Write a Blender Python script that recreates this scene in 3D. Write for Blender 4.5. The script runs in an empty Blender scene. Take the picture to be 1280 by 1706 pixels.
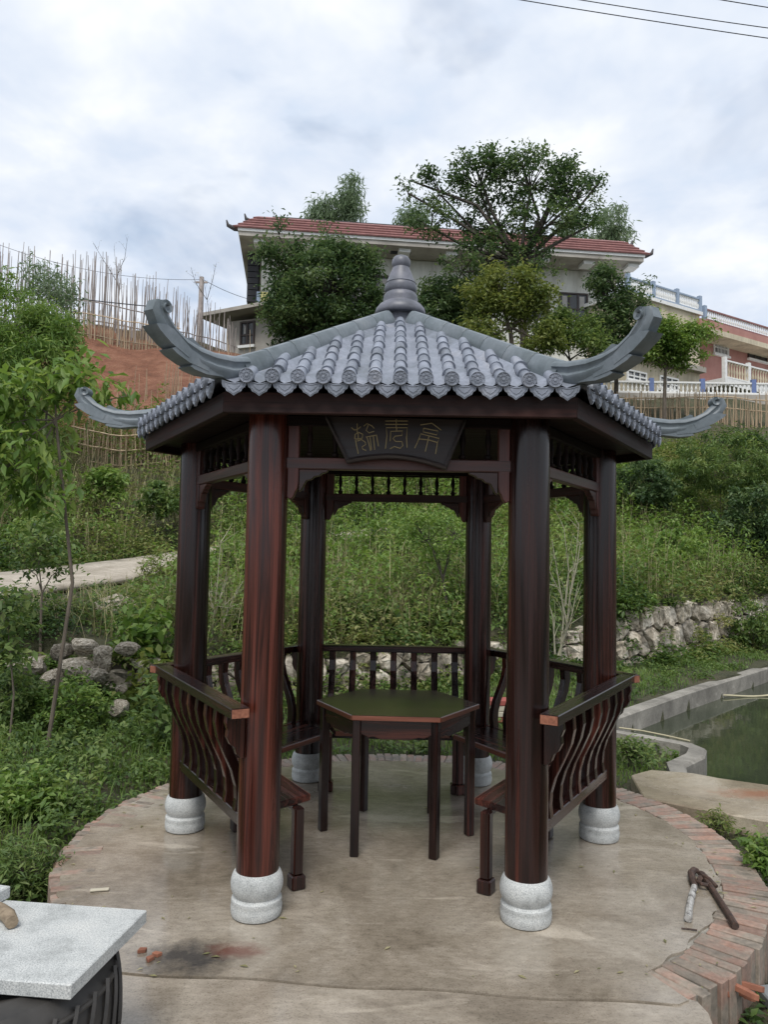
import bpy, math, random
import numpy as np
from mathutils import Vector, Matrix

# ------------------------------------------------------------------ camera, sky, sun, exposure
S = bpy.context.scene
COL = S.collection
CAM = np.array([-0.0184, -4.5728, 1.6039])
YAW, PITCH, ROLL, FPX = -0.0126, 0.0559, 0.0185, 1287.8


def cam_axes():
    f = np.array([math.sin(YAW) * math.cos(PITCH), math.cos(YAW) * math.cos(PITCH), math.sin(PITCH)])
    r = np.array([math.cos(YAW), -math.sin(YAW), 0.0])
    u = np.cross(r, f)
    r2 = r * math.cos(ROLL) + u * math.sin(ROLL)
    u2 = -r * math.sin(ROLL) + u * math.cos(ROLL)
    return r2, u2, f


AX = cam_axes()
cd = bpy.data.cameras.new('camera')
cam = bpy.data.objects.new('camera', cd)
COL.objects.link(cam)
cd.sensor_fit = 'HORIZONTAL'
cd.sensor_width = 36.0
cd.lens = 36.0 * FPX / 1280.0
cd.clip_end = 2000
cd.clip_start = 0.05
mw = Matrix.Identity(4)
for i in range(3):
    mw[i][0], mw[i][1], mw[i][2], mw[i][3] = AX[0][i], AX[1][i], -AX[2][i], CAM[i]
cam.matrix_world = mw
S.camera = cam

SUN_EL, SUN_AZ = math.radians(58), math.radians(188)     # azimuth clockwise from +Y
w = bpy.data.worlds.new('World')
S.world = w
w.use_nodes = True
nt = w.node_tree
nt.nodes.clear()


def N(nt, t, **k):
    n = nt.nodes.new(t)
    for a, b in k.items():
        setattr(n, a, b)
    return n


def ramp(nt, stops, interp='LINEAR'):
    n = nt.nodes.new('ShaderNodeValToRGB')
    n.color_ramp.interpolation = interp
    e = n.color_ramp.elements
    while len(e) < len(stops):
        e.new(0.5)
    for i, (p, c) in enumerate(stops):
        e[i].position = p
        e[i].color = (*c, 1) if len(c) == 3 else c
    return n


def build_world():
    L = nt.links.new
    sky = N(nt, 'ShaderNodeTexSky', sky_type='NISHITA')
    sky.sun_disc = False
    sky.sun_elevation = SUN_EL
    sky.sun_rotation = SUN_AZ
    sky.air_density = 1.0
    sky.dust_density = 1.5
    sky.ozone_density = 2.0
    tc = N(nt, 'ShaderNodeTexCoord')
    sep = N(nt, 'ShaderNodeSeparateXYZ')
    L(tc.outputs['Generated'], sep.inputs[0])
    zz = N(nt, 'ShaderNodeMath', operation='ADD')
    L(sep.outputs['Z'], zz.inputs[0])
    zz.inputs[1].default_value = 0.22
    zm = N(nt, 'ShaderNodeMath', operation='MAXIMUM')
    L(zz.outputs[0], zm.inputs[0])
    zm.inputs[1].default_value = 0.05
    dv = N(nt, 'ShaderNodeVectorMath', operation='DIVIDE')
    cb = N(nt, 'ShaderNodeCombineXYZ')
    for i in range(3):
        L(zm.outputs[0], cb.inputs[i])
    L(tc.outputs['Generated'], dv.inputs[0])
    L(cb.outputs[0], dv.inputs[1])
    mp = N(nt, 'ShaderNodeMapping')
    mp.inputs['Scale'].default_value = (1.0, 1.0, 0.0)
    mp.inputs['Location'].default_value = (7.3, 2.9, 0)
    mp.inputs['Rotation'].default_value = (0, 0, 0.5)
    L(dv.outputs[0], mp.inputs[0])
    n1 = N(nt, 'ShaderNodeTexNoise')
    n1.inputs['Scale'].default_value = 2.1
    n1.inputs['Detail'].default_value = 5
    n1.inputs['Roughness'].default_value = 0.52
    n1.inputs['Distortion'].default_value = 0.35
    L(mp.outputs[0], n1.inputs[0])
    n2 = N(nt, 'ShaderNodeTexNoise')
    n2.inputs['Scale'].default_value = 5.2
    n2.inputs['Detail'].default_value = 4
    n2.inputs['Roughness'].default_value = 0.55
    n2.inputs['Distortion'].default_value = 0.2
    L(mp.outputs[0], n2.inputs[0])
    cover = ramp(nt, [(0.30, (0.62, 0.62, 0.62)), (0.43, (1, 1, 1))])
    L(n1.outputs[0], cover.inputs[0])
    shade = ramp(nt, [(0.36, (5.3, 6.15, 7.4)), (0.45, (6.0, 6.6, 7.6)), (0.53, (6.75, 7.2, 7.9)), (0.62, (7.9, 8.1, 8.5))])
    av = N(nt, 'ShaderNodeMath', operation='ADD')
    m1 = N(nt, 'ShaderNodeMath', operation='MULTIPLY')
    m1.inputs[1].default_value = 0.5
    m2 = N(nt, 'ShaderNodeMath', operation='MULTIPLY')
    m2.inputs[1].default_value = 0.5
    L(n1.outputs[0], m1.inputs[0])
    L(n2.outputs[0], m2.inputs[0])
    L(m1.outputs[0], av.inputs[0])
    L(m2.outputs[0], av.inputs[1])
    L(av.outputs[0], shade.inputs[0])
    mix = N(nt, 'ShaderNodeMix', data_type='RGBA')
    L(cover.outputs[0], mix.inputs[0])
    L(sky.outputs[0], mix.inputs[6])
    L(shade.outputs[0], mix.inputs[7])
    bg = N(nt, 'ShaderNodeBackground')
    bg.inputs['Strength'].default_value = 0.071
    L(mix.outputs[2], bg.inputs['Color'])
    out = N(nt, 'ShaderNodeOutputWorld')
    L(bg.outputs[0], out.inputs['Surface'])


build_world()
sd = bpy.data.lights.new('sun', 'SUN')
sd.energy = 1.5
sd.angle = math.radians(25)
sd.color = (1.0, 0.96, 0.9)
sun = bpy.data.objects.new('sun', sd)
COL.objects.link(sun)
sdir = Vector((math.sin(SUN_AZ) * math.cos(SUN_EL), math.cos(SUN_AZ) * math.cos(SUN_EL), math.sin(SUN_EL)))
sun.rotation_euler = sdir.to_track_quat('Z', 'Y').to_euler()
sun.location = (0, -6, 12)
S.view_settings.view_transform = 'Standard'
S.view_settings.look = 'None'
S.view_settings.exposure = 0.84
S.view_settings.gamma = 1.0
S.view_settings.use_curve_mapping = False
try:
    S.cycles.max_bounces = 5
    S.cycles.transparent_max_bounces = 6
    S.cycles.use_denoising = True
except Exception:
    pass

rng = np.random.default_rng(11)
random.seed(5)
PI = math.pi


# ------------------------------------------------------------------ site survey helpers (photo sighting -> world point at a known depth or height)
def sight(x, y):
    return AX[0] * ((x - 640) / FPX) + AX[1] * ((853 - y) / FPX) + AX[2]


def at_z(x, y, z):
    d = sight(x, y)
    return CAM + d * (z - CAM[2]) / d[2]


def at_y(x, y, Y):
    d = sight(x, y)
    return CAM + d * (Y - CAM[1]) / d[1]


# ------------------------------------------------------------------ mesh helpers
class MB:
    def __init__(self):
        self.v, self.f, self.m = [], [], []

    def add(self, vs, fs, mi=0):
        o = len(self.v)
        self.v += [tuple(map(float, p)) for p in vs]
        self.f += [tuple(i + o for i in f) for f in fs]
        self.m += [mi] * len(fs)
        return self

    def box(self, c, s, M=None, mi=0, taper=1.0):
        x, y, z = s[0] / 2, s[1] / 2, s[2] / 2
        t = taper
        vs = [(-x, -y, -z), (x, -y, -z), (x, y, -z), (-x, y, -z), (-x * t, -y * t, z), (x * t, -y * t, z), (x * t, y * t, z), (-x * t, y * t, z)]
        if M is not None:
            vs = [tuple(M @ Vector(p)) for p in vs]
        vs = [(p[0] + c[0], p[1] + c[1], p[2] + c[2]) for p in vs]
        return self.add(vs, [(0, 3, 2, 1), (4, 5, 6, 7), (0, 1, 5, 4), (1, 2, 6, 5), (2, 3, 7, 6), (3, 0, 4, 7)], mi)

    def tube(self, pts, rad, n=6, cap=True, mi=0, up=(0, 0, 1)):
        pts = [Vector(p) for p in pts]
        k = len(pts)
        if not hasattr(rad, '__len__'):
            rad = [rad] * k
        vs = []
        a = None
        for i in range(k):
            t = (pts[min(i + 1, k - 1)] - pts[max(i - 1, 0)])
            if t.length < 1e-9:
                t = Vector((0, 0, 1))
            t.normalize()
            if a is None:
                a = t.cross(Vector(up))
                if a.length < 1e-3:
                    a = t.cross(Vector((1, 0, 0)))
            a = a - t * a.dot(t)
            a.normalize()
            b = t.cross(a)
            for j in range(n):
                th = 2 * PI * j / n
                vs.append(pts[i] + (a * math.cos(th) + b * math.sin(th)) * rad[i])
        fs = []
        for i in range(k - 1):
            for j in range(n):
                fs.append((i * n + j, i * n + (j + 1) % n, (i + 1) * n + (j + 1) % n, (i + 1) * n + j))
        if cap:
            fs.append(tuple(range(n))[::-1])
            fs.append(tuple((k - 1) * n + j for j in range(n)))
        return self.add(vs, fs, mi)

    def lathe(self, prof, n=24, c=(0, 0, 0), mi=0):
        vs = []
        for r, z in prof:
            for j in range(n):
                th = 2 * PI * j / n
                vs.append((c[0] + r * math.cos(th), c[1] + r * math.sin(th), c[2] + z))
        fs = []
        k = len(prof)
        for i in range(k - 1):
            for j in range(n):
                fs.append((i * n + j, i * n + (j + 1) % n, (i + 1) * n + (j + 1) % n, (i + 1) * n + j))
        fs.append(tuple(range(n))[::-1])
        fs.append(tuple((k - 1) * n + j for j in range(n)))
        return self.add(vs, fs, mi)

    def prism(self, poly, fn, d0, d1, mi=0, side=None):
        """poly: 2-D outline; fn(a, b, d) -> 3-D; extruded from d0 to d1"""
        k = len(poly)
        vs = [fn(a, b, d0) for a, b in poly] + [fn(a, b, d1) for a, b in poly]
        fs = [tuple(range(k))[::-1], tuple(range(k, 2 * k))]
        self.add(vs, fs + [(i, (i + 1) % k, k + (i + 1) % k, k + i) for i in range(k)], mi)
        return self

    def mesh(self, name, mats, smooth=False, bevel=0.0):
        me = bpy.data.meshes.new(name)
        me.from_pydata(self.v, [], self.f)
        if not isinstance(mats, (list, tuple)):
            mats = [mats]
        for m in mats:
            me.materials.append(m)
        if any(self.m):
            me.polygons.foreach_set('material_index', self.m)
        if bevel > 0 or True:
            import bmesh
            bm = bmesh.new()
            bm.from_mesh(me)
            bmesh.ops.recalc_face_normals(bm, faces=bm.faces)
            if bevel > 0:
                es = [e for e in bm.edges if len(e.link_faces) == 2 and e.calc_face_angle(0) > 0.6]
                bmesh.ops.bevel(bm, geom=es, offset=bevel, segments=1, affect='EDGES', clamp_overlap=True)
            bm.to_mesh(me)
            bm.free()
        if smooth:
            me.polygons.foreach_set('use_smooth', [True] * len(me.polygons))
            try:
                me.set_sharp_from_angle(angle=math.radians(38))
            except Exception:
                pass
        return me

    def build(self, name, mats, parent=None, smooth=False, bevel=0.0):
        return put(name, self.mesh(name, mats, smooth, bevel), parent)


def put(name, data, parent=None, loc=None, rz=None, M=None):
    o = bpy.data.objects.new(name, data)
    COL.objects.link(o)
    if parent is not None:
        o.parent = parent
    if M is not None:
        o.matrix_local = M
    if loc is not None:
        o.location = loc
    if rz is not None:
        o.rotation_euler = (0, 0, rz)
    return o


def tag(o, label=None, cat=None, group=None, kind=None):
    if label:
        o['label'] = label
    if cat:
        o['category'] = cat
    if group:
        o['group'] = group
    if kind:
        o['kind'] = kind
    return o


def empty(name, loc=(0, 0, 0), rz=0.0):
    o = put(name, None, None, loc, rz)
    o.empty_display_size = 0.2
    return o


def soup(name, V, F, mat, tint=None, parent=None, smooth=False):
    """V: (N,k,3) small pieces, F: (m,3) triangle indices inside a piece; tint: (N,)"""
    n, k, _ = V.shape
    F = np.asarray(F)
    m = len(F)
    me = bpy.data.meshes.new(name)
    me.vertices.add(n * k)
    me.vertices.foreach_set('co', V.reshape(-1).astype(np.float32))
    idx = (np.arange(n)[:, None, None] * k + F[None]).reshape(-1).astype(np.int32)
    me.loops.add(len(idx))
    me.loops.foreach_set('vertex_index', idx)
    me.polygons.add(n * m)
    me.polygons.foreach_set('loop_start', np.arange(0, n * m * 3, 3, dtype=np.int32))
    if smooth:
        me.polygons.foreach_set('use_smooth', np.ones(n * m, dtype=bool))
    if tint is not None:
        a = me.attributes.new('tint', 'FLOAT', 'POINT')
        a.data.foreach_set('value', np.repeat(tint, k).astype(np.float32))
    me.update(calc_edges=True)
    me.materials.append(mat)
    return put(name, me, parent)


def unit(a):
    return a / np.maximum(np.linalg.norm(a, axis=-1, keepdims=True), 1e-9)


def leaf_pieces(P, L, aspect=0.45, droop=0.25, dirs=None, flat=0.6, spread=0.5):
    """folded diamond leaves rooted at P (N,3), lengths L (N,)"""
    n = len(P)
    if dirs is None:
        az = rng.uniform(0, 2 * PI, n)
        el = rng.normal(-droop, spread, n)
        d = np.stack([np.cos(az) * np.cos(el), np.sin(az) * np.cos(el), np.sin(el)], 1)
    else:
        d = unit(dirs + rng.normal(0, spread, (n, 3)))
        d[:, 2] -= droop
        d = unit(d)
    up = unit(np.array([0, 0, 1.0]) * flat + rng.normal(0, 1, (n, 3)) * (1 - flat))
    s = unit(np.cross(d, up))
    nn = unit(np.cross(s, d))
    L = L[:, None]
    wv = L * aspect * 0.5
    a = P
    tip = P + d * L - np.array([0, 0, 1.0]) * L * 0.12
    m = P + d * L * 0.45
    l = m + s * wv + nn * wv * 0.35
    r = m - s * wv + nn * wv * 0.35
    return np.stack([a, l, tip, r], 1)


LEAF_F = [(0, 2, 1), (0, 3, 2)]


def blade_pieces(P, H, W, lean=0.35, dirs=None):
    n = len(P)
    az = rng.uniform(0, 2 * PI, n)
    d = np.stack([np.cos(az), np.sin(az), np.zeros(n)], 1)
    s = np.stack([-np.sin(az), np.cos(az), np.zeros(n)], 1)
    ln = np.abs(rng.normal(lean, lean * 0.6, n))[:, None]
    H = H[:, None]
    W = W[:, None]
    up = np.array([0, 0, 1.0])
    p1 = P + up * H * 0.55 + d * H * ln * 0.3
    p2 = P + up * H * (1 - 0.25 * ln) + d * H * ln
    return np.stack([P - s * W / 2, P + s * W / 2, p1 + s * W * 0.4, p1 - s * W * 0.4, p2], 1)


BLADE_F = [(0, 1, 2), (0, 2, 3), (3, 2, 4)]


# ------------------------------------------------------------------ materials
def mat_new(name):
    m = bpy.data.materials.new(name)
    m.use_nodes = True
    t = m.node_tree
    b = t.nodes['Principled BSDF']
    return m, t, b


def noise(t, scale, detail=5, rough=0.55, coord='Object', stretch=None, dist=0.0, loc=None):
    tc = N(t, 'ShaderNodeTexCoord')
    src = tc.outputs[coord]
    if stretch is not None or loc is not None:
        mp = N(t, 'ShaderNodeMapping')
        if stretch is not None:
            mp.inputs['Scale'].default_value = stretch
        if loc is not None:
            mp.inputs['Location'].default_value = loc
        t.links.new(src, mp.inputs[0])
        src = mp.outputs[0]
    n = N(t, 'ShaderNodeTexNoise')
    n.inputs['Scale'].default_value = scale
    n.inputs['Detail'].default_value = detail
    n.inputs['Roughness'].default_value = rough
    n.inputs['Distortion'].default_value = dist
    if coord == 'Object':        # look-alike pieces share a mesh: shift the pattern for each of them
        oi = N(t, 'ShaderNodeObjectInfo')
        sc_ = N(t, 'ShaderNodeMath', operation='MULTIPLY')
        sc_.inputs[1].default_value = 61.0
        t.links.new(oi.outputs['Random'], sc_.inputs[0])
        ad = N(t, 'ShaderNodeVectorMath', operation='ADD')
        t.links.new(src, ad.inputs[0])
        t.links.new(sc_.outputs[0], ad.inputs[1])
        src = ad.outputs[0]
    t.links.new(src, n.inputs['Vector'])
    return n


def mixc(t, fac, a, b, mode='MIX'):
    n = N(t, 'ShaderNodeMix', data_type='RGBA', blend_type=mode)
    for k, v in ((0, fac), (6, a), (7, b)):
        if isinstance(v, (int, float)):
            n.inputs[k].default_value = v
        elif isinstance(v, tuple):
            n.inputs[k].default_value = (*v, 1)
        else:
            t.links.new(v, n.inputs[k])
    return n.outputs[2]


def bump(t, b, height, strength=0.3, dist=0.01):
    n = N(t, 'ShaderNodeBump')
    n.inputs['Strength'].default_value = strength
    n.inputs['Distance'].default_value = dist
    t.links.new(height, n.inputs['Height'])
    t.links.new(n.outputs[0], b.inputs['Normal'])


def mat_noise(name, stops, scale=6, detail=6, rough=0.8, stretch=None, bmp=0.3, bdist=0.01, vary=0.0, coord='Object', fine=None, spec=None, rvar=None):
    m, t, b = mat_new(name)
    n = noise(t, scale, detail, 0.6, coord, stretch)
    r = ramp(t, stops)
    t.links.new(n.outputs[0], r.inputs[0])
    c = r.outputs[0]
    if fine:
        n2 = noise(t, fine[0], 3, 0.6, coord, stretch)
        r2 = ramp(t, [(0.3, (1 - fine[1],) * 3), (0.7, (1 + fine[1],) * 3)])
        t.links.new(n2.outputs[0], r2.inputs[0])
        c = mixc(t, 1.0, c, r2.outputs[0], 'MULTIPLY')
    if vary:
        oi = N(t, 'ShaderNodeObjectInfo')
        r3 = ramp(t, [(0, (1 - vary,) * 3), (1, (1 + vary,) * 3)])
        t.links.new(oi.outputs['Random'], r3.inputs[0])
        c = mixc(t, 1.0, c, r3.outputs[0], 'MULTIPLY')
    t.links.new(c, b.inputs['Base Color'])
    b.inputs['Roughness'].default_value = rough
    if rvar:
        r4 = ramp(t, [(0.35, (rvar[0],) * 3), (0.65, (rvar[1],) * 3)])
        n4 = noise(t, rvar[2], 5, 0.6, coord)
        t.links.new(n4.outputs[0], r4.inputs[0])
        t.links.new(r4.outputs[0], b.inputs['Roughness'])
    if spec is not None:
        b.inputs['Specular IOR Level'].default_value = spec
    if bmp:
        bump(t, b, n.outputs[0], bmp, bdist)
    return m


def mat_wood(name, axis, dark=(0.0055, 0.003, 0.0028), mid=(0.022, 0.0078, 0.0058), red=(0.12, 0.030, 0.018), rough=0.2):
    st = {'x': (1.3, 22, 22), 'y': (22, 1.3, 22), 'z': (22, 22, 0.8)}[axis]
    m, t, b = mat_new(name)
    n = noise(t, 1.0, 7, 0.62, 'Object', st, 0.6)
    big = noise(t, 1.0, 3, 0.5, 'Object', tuple(s * 0.22 for s in st), 0.3)
    r = ramp(t, [(0.30, dark), (0.50, mid), (0.60, tuple(x * .5 + y * .5 for x, y in zip(mid, red))), (0.74, red)])
    a = N(t, 'ShaderNodeMath', operation='MULTIPLY_ADD')
    t.links.new(big.outputs[0], a.inputs[0])
    a.inputs[1].default_value = 0.48
    s = N(t, 'ShaderNodeMath', operation='MULTIPLY')
    t.links.new(n.outputs[0], s.inputs[0])
    s.inputs[1].default_value = 0.72
    sb = N(t, 'ShaderNodeMath', operation='SUBTRACT')
    t.links.new(s.outputs[0], sb.inputs[0])
    sb.inputs[1].default_value = 0.115
    t.links.new(sb.outputs[0], a.inputs[2])
    t.links.new(a.outputs[0], r.inputs[0])
    oi = N(t, 'ShaderNodeObjectInfo')
    r3 = ramp(t, [(0, (0.8, 0.8, 0.8)), (1, (1.25, 1.2, 1.2))])
    t.links.new(oi.outputs['Random'], r3.inputs[0])
    c = mixc(t, 1.0, r.outputs[0], r3.outputs[0], 'MULTIPLY')
    gl = noise(t, 1.0, 4, 0.7, 'Object', tuple(q * (4.0 if q > 5 else 0.8) for q in st), 0.2)
    rgl = ramp(t, [(0.36, (0.35, 0.35, 0.35)), (0.46, (1, 1, 1)), (0.62, (1, 1, 1)), (0.70, (1.7, 1.5, 1.4))])
    t.links.new(gl.outputs[0], rgl.inputs[0])
    c = mixc(t, 0.75, c, rgl.outputs[0], 'MULTIPLY')
    t.links.new(c, b.inputs['Base Color'])
    rr = ramp(t, [(0.3, (rough - 0.08,) * 3), (0.7, (rough + 0.16,) * 3)])
    t.links.new(n.outputs[0], rr.inputs[0])
    t.links.new(rr.outputs[0], b.inputs['Roughness'])
    b.inputs['Specular IOR Level'].default_value = 0.46
    bump(t, b, n.outputs[0], 0.3, 0.004)
    return m


def mat_leaf(name, c0, c1, c2, trans=0.42, rough=0.5, spec=0.35):
    m, t, b = mat_new(name)
    a = N(t, 'ShaderNodeAttribute', attribute_name='tint')
    r = ramp(t, [(0.0, c0), (0.5, c1), (1.0, c2)])
    t.links.new(a.outputs['Fac'], r.inputs[0])
    t.links.new(r.outputs[0], b.inputs['Base Color'])
    b.inputs['Roughness'].default_value = rough
    b.inputs['Specular IOR Level'].default_value = spec
    tr = N(t, 'ShaderNodeBsdfTranslucent')
    hs = N(t, 'ShaderNodeHueSaturation')
    hs.inputs['Hue'].default_value = 0.485
    hs.inputs['Saturation'].default_value = 1.1
    hs.inputs['Value'].default_value = 1.25
    t.links.new(r.outputs[0], hs.inputs['Color'])
    t.links.new(hs.outputs[0], tr.inputs['Color'])
    mx = N(t, 'ShaderNodeMixShader')
    mx.inputs[0].default_value = trans
    t.links.new(b.outputs[0], mx.inputs[1])
    t.links.new(tr.outputs[0], mx.inputs[2])
    t.links.new(mx.outputs[0], t.nodes['Material Output'].inputs['Surface'])
    return m


def mat_plain(name, c, rough=0.6, vary=0.06, metal=0.0):
    lo = tuple(x * (1 - vary * 1.6) for x in c)
    hi = tuple(min(1, x * (1 + vary * 1.6)) for x in c)
    m = mat_noise(name, [(0.3, lo), (0.7, hi)], 9, 5, rough, bmp=0.12, bdist=0.004)
    m.node_tree.nodes['Principled BSDF'].inputs['Metallic'].default_value = metal
    return m


W_X = mat_wood('lacquered_wood_lengthwise', 'x')
W_Z = mat_wood('lacquered_wood_upright', 'z')
W_Y = mat_wood('lacquered_wood_crosswise', 'y')
W_END = mat_noise('raw_end_grain', [(0.3, (0.16, 0.055, 0.03)), (0.7, (0.33, 0.13, 0.075))], 60, 4, 0.6)
W_EDGE = mat_wood('pale_red_wood_edge', 'x', (0.07, 0.024, 0.014), (0.15, 0.052, 0.03), (0.27, 0.10, 0.062), 0.35)  # paler red wood along seat and table edges
TILE = mat_noise('grey_roof_tile', [(0.30, (0.115, 0.13, 0.15)), (0.45, (0.175, 0.195, 0.235)), (0.58, (0.215, 0.235, 0.285)), (0.72, (0.285, 0.295, 0.325))], 5, 10, 0.42, bmp=0.15, bdist=0.004, vary=0.16, fine=(55, 0.16), rvar=(0.32, 0.6, 9))
TILE_RIDGE = mat_noise('grey_green_ridge_tile', [(0.30, (0.075, 0.095, 0.10)), (0.45, (0.125, 0.15, 0.165)), (0.58, (0.16, 0.185, 0.205)), (0.72, (0.215, 0.235, 0.25))], 4, 10, 0.45, bmp=0.15, bdist=0.004, vary=0.10, fine=(50, 0.1))
TILE_DARK = mat_noise('dark_grey_finial_glaze', [(0.30, (0.085, 0.09, 0.105)), (0.5, (0.125, 0.13, 0.155)), (0.7, (0.165, 0.165, 0.20))], 9, 7, 0.45, bmp=0.1, bdist=0.004, fine=(50, 0.12))
GOLD = mat_plain('faded_gold_paint', (0.30, 0.235, 0.12), 0.6)
W_DIM = mat_wood('painted_shade_wood', 'x', (0.006, 0.004, 0.0035), (0.012, 0.0065, 0.0055), (0.022, 0.010, 0.008), 0.6)  # shade under the roof is put into this wood's dark colour
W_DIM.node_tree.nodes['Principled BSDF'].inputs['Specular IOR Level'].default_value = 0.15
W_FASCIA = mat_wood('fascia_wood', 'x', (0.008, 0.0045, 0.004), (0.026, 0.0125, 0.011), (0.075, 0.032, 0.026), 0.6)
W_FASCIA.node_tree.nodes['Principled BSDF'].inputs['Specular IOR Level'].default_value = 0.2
W_TRIM_X = mat_wood('trim_wood_lengthwise', 'x', (0.022, 0.011, 0.009), (0.052, 0.022, 0.018), (0.13, 0.043, 0.033), 0.36)
W_TRIM_Z = mat_wood('trim_wood_upright', 'z', (0.022, 0.010, 0.008), (0.060, 0.021, 0.017), (0.14, 0.040, 0.030), 0.4)
BLACKWOOD = mat_wood('dark_plaque_wood', 'x', (0.012, 0.008, 0.008), (0.024, 0.016, 0.015), (0.04, 0.026, 0.024), 0.45)


def mat_granite():
    m, t, b = mat_new('speckled_granite')
    n = noise(t, 230, 2, 0.7)
    r = ramp(t, [(0.33, (0.26, 0.27, 0.275)), (0.45, (0.46, 0.47, 0.47)), (0.6, (0.58, 0.59, 0.58)), (0.72, (0.70, 0.70, 0.69))])
    t.links.new(n.outputs[0], r.inputs[0])
    n2 = noise(t, 9, 7, 0.65)
    r2 = ramp(t, [(0.32, (0.66, 0.67, 0.66)), (0.48, (0.92, 0.93, 0.92)), (0.7, (1.06, 1.05, 1.02))])
    t.links.new(n2.outputs[0], r2.inputs[0])
    t.links.new(mixc(t, 1.0, r.outputs[0], r2.outputs[0], 'MULTIPLY'), b.inputs['Base Color'])
    b.inputs['Roughness'].default_value = 0.7
    bump(t, b, n.outputs[0], 0.25, 0.004)
    return m


GRANITE = mat_granite()


def mat_concrete(name, dark, mid, light, wet=True, stains=()):
    m, t, b = mat_new(name)
    n = noise(t, 1.7, 9, 0.68, 'Object', None, 0.5)
    r = ramp(t, [(0.36, dark), (0.5, mid), (0.64, light)])
    t.links.new(n.outputs[0], r.inputs[0])
    n2 = noise(t, 38, 5, 0.7, 'Object', (0.5, 1.3, 1))
    r2 = ramp(t, [(0.3, (0.78, 0.77, 0.76)), (0.7, (1.14, 1.14, 1.14))])
    t.links.new(n2.outputs[0], r2.inputs[0])
    c = mixc(t, 1.0, r.outputs[0], r2.outputs[0], 'MULTIPLY')
    n3 = noise(t, 3.4, 4, 0.5, 'Object', (0.5, 1.6, 1), 0.8)
    r3 = ramp(t, [(0.61, (0, 0, 0)), (0.69, (1, 1, 1))])
    t.links.new(n3.outputs[0], r3.inputs[0])
    f = N(t, 'ShaderNodeMath', operation='MULTIPLY')
    f.inputs[1].default_value = 0.45
    t.links.new(r3.outputs[0], f.inputs[0])
    c = mixc(t, f.outputs[0], c, tuple(min(1, x * 1.5) for x in light))
    ng = noise(t, 170, 2, 0.6)
    rg = ramp(t, [(0.34, (0.62, 0.6, 0.57)), (0.44, (1, 1, 1)), (0.62, (1, 1, 1)), (0.72, (1.25, 1.24, 1.22))])
    t.links.new(ng.outputs[0], rg.inputs[0])
    c = mixc(t, 0.8, c, rg.outputs[0], 'MULTIPLY')
    tc = N(t, 'ShaderNodeTexCoord')
    for (cx, cy, rx, ry, col, amt) in stains:
        mp = N(t, 'ShaderNodeMapping')
        mp.vector_type = 'TEXTURE'
        mp.inputs['Location'].default_value = (cx, cy, 0)
        mp.inputs['Scale'].default_value = (rx, ry, 1)
        t.links.new(tc.outputs['Object'], mp.inputs[0])
        sx = N(t, 'ShaderNodeSeparateXYZ')
        t.links.new(mp.outputs[0], sx.inputs[0])
        cbx = N(t, 'ShaderNodeCombineXYZ')
        t.links.new(sx.outputs[0], cbx.inputs[0])
        t.links.new(sx.outputs[1], cbx.inputs[1])
        ln = N(t, 'ShaderNodeVectorMath', operation='LENGTH')
        t.links.new(cbx.outputs[0], ln.inputs[0])
        nz = noise(t, 14, 6, 0.7)
        ad = N(t, 'ShaderNodeMath', operation='MULTIPLY_ADD')
        t.links.new(nz.outputs[0], ad.inputs[0])
        ad.inputs[1].default_value = 1.5
        t.links.new(ln.outputs['Value'], ad.inputs[2])
        rs = ramp(t, [(0.55, (amt,) * 3), (0.95, (0, 0, 0))])
        hf = N(t, 'ShaderNodeMath', operation='MULTIPLY')
        hf.inputs[1].default_value = 0.55
        t.links.new(ad.outputs[0], hf.inputs[0])
        t.links.new(hf.outputs[0], rs.inputs[0])
        c = mixc(t, rs.outputs[0], c, col)
    t.links.new(c, b.inputs['Base Color'])
    if wet:
        n4 = noise(t, 1.1, 6, 0.6, 'Object', None, 0.5, (5, 2, 0))
        rr = ramp(t, [(0.44, (0.10,) * 3), (0.56, (0.22,) * 3), (0.70, (0.5,) * 3)])
        b.inputs['Specular IOR Level'].default_value = 0.6
        t.links.new(n4.outputs[0], rr.inputs[0])
        t.links.new(rr.outputs[0], b.inputs['Roughness'])
    else:
        b.inputs['Roughness'].default_value = 0.85
    n5 = noise(t, 260, 3, 0.7)
    sm_ = N(t, 'ShaderNodeMath', operation='ADD')
    t.links.new(n2.outputs[0], sm_.inputs[0])
    t.links.new(n5.outputs[0], sm_.inputs[1])
    bump(t, b, sm_.outputs[0], 0.05, 0.003)
    return m


CONC = mat_concrete('damp_screed', (0.19, 0.16, 0.122), (0.275, 0.236, 0.186), (0.37, 0.328, 0.27), True,
                    [(-0.80, -1.42, 0.26, 0.16, (0.035, 0.034, 0.035), 0.85), (-0.62, -1.36, 0.16, 0.08, (0.14, 0.045, 0.03), 0.7)])
APRON = mat_concrete('apron_concrete', (0.19, 0.16, 0.125), (0.28, 0.24, 0.19), (0.37, 0.325, 0.265), True,
                     [(0.05, -1.86, 0.14, 0.05, (0.10, 0.07, 0.035), 0.8), (0.55, -1.84, 0.2, 0.06, (0.13, 0.085, 0.04), 0.8)])
CONC_DRY = mat_concrete('weathered_concrete', (0.16, 0.15, 0.13), (0.25, 0.235, 0.205), (0.34, 0.32, 0.28), False)
CONC_WALK = mat_concrete('walkway_concrete', (0.25, 0.205, 0.15), (0.35, 0.295, 0.22), (0.42, 0.37, 0.295), True, [(2.55, 0.95, 0.35, 0.16, (0.28, 0.10, 0.05), 0.7)])
ROADM = mat_concrete('pale_concrete_road', (0.27, 0.235, 0.185), (0.38, 0.335, 0.275), (0.47, 0.42, 0.355), False)
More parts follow.
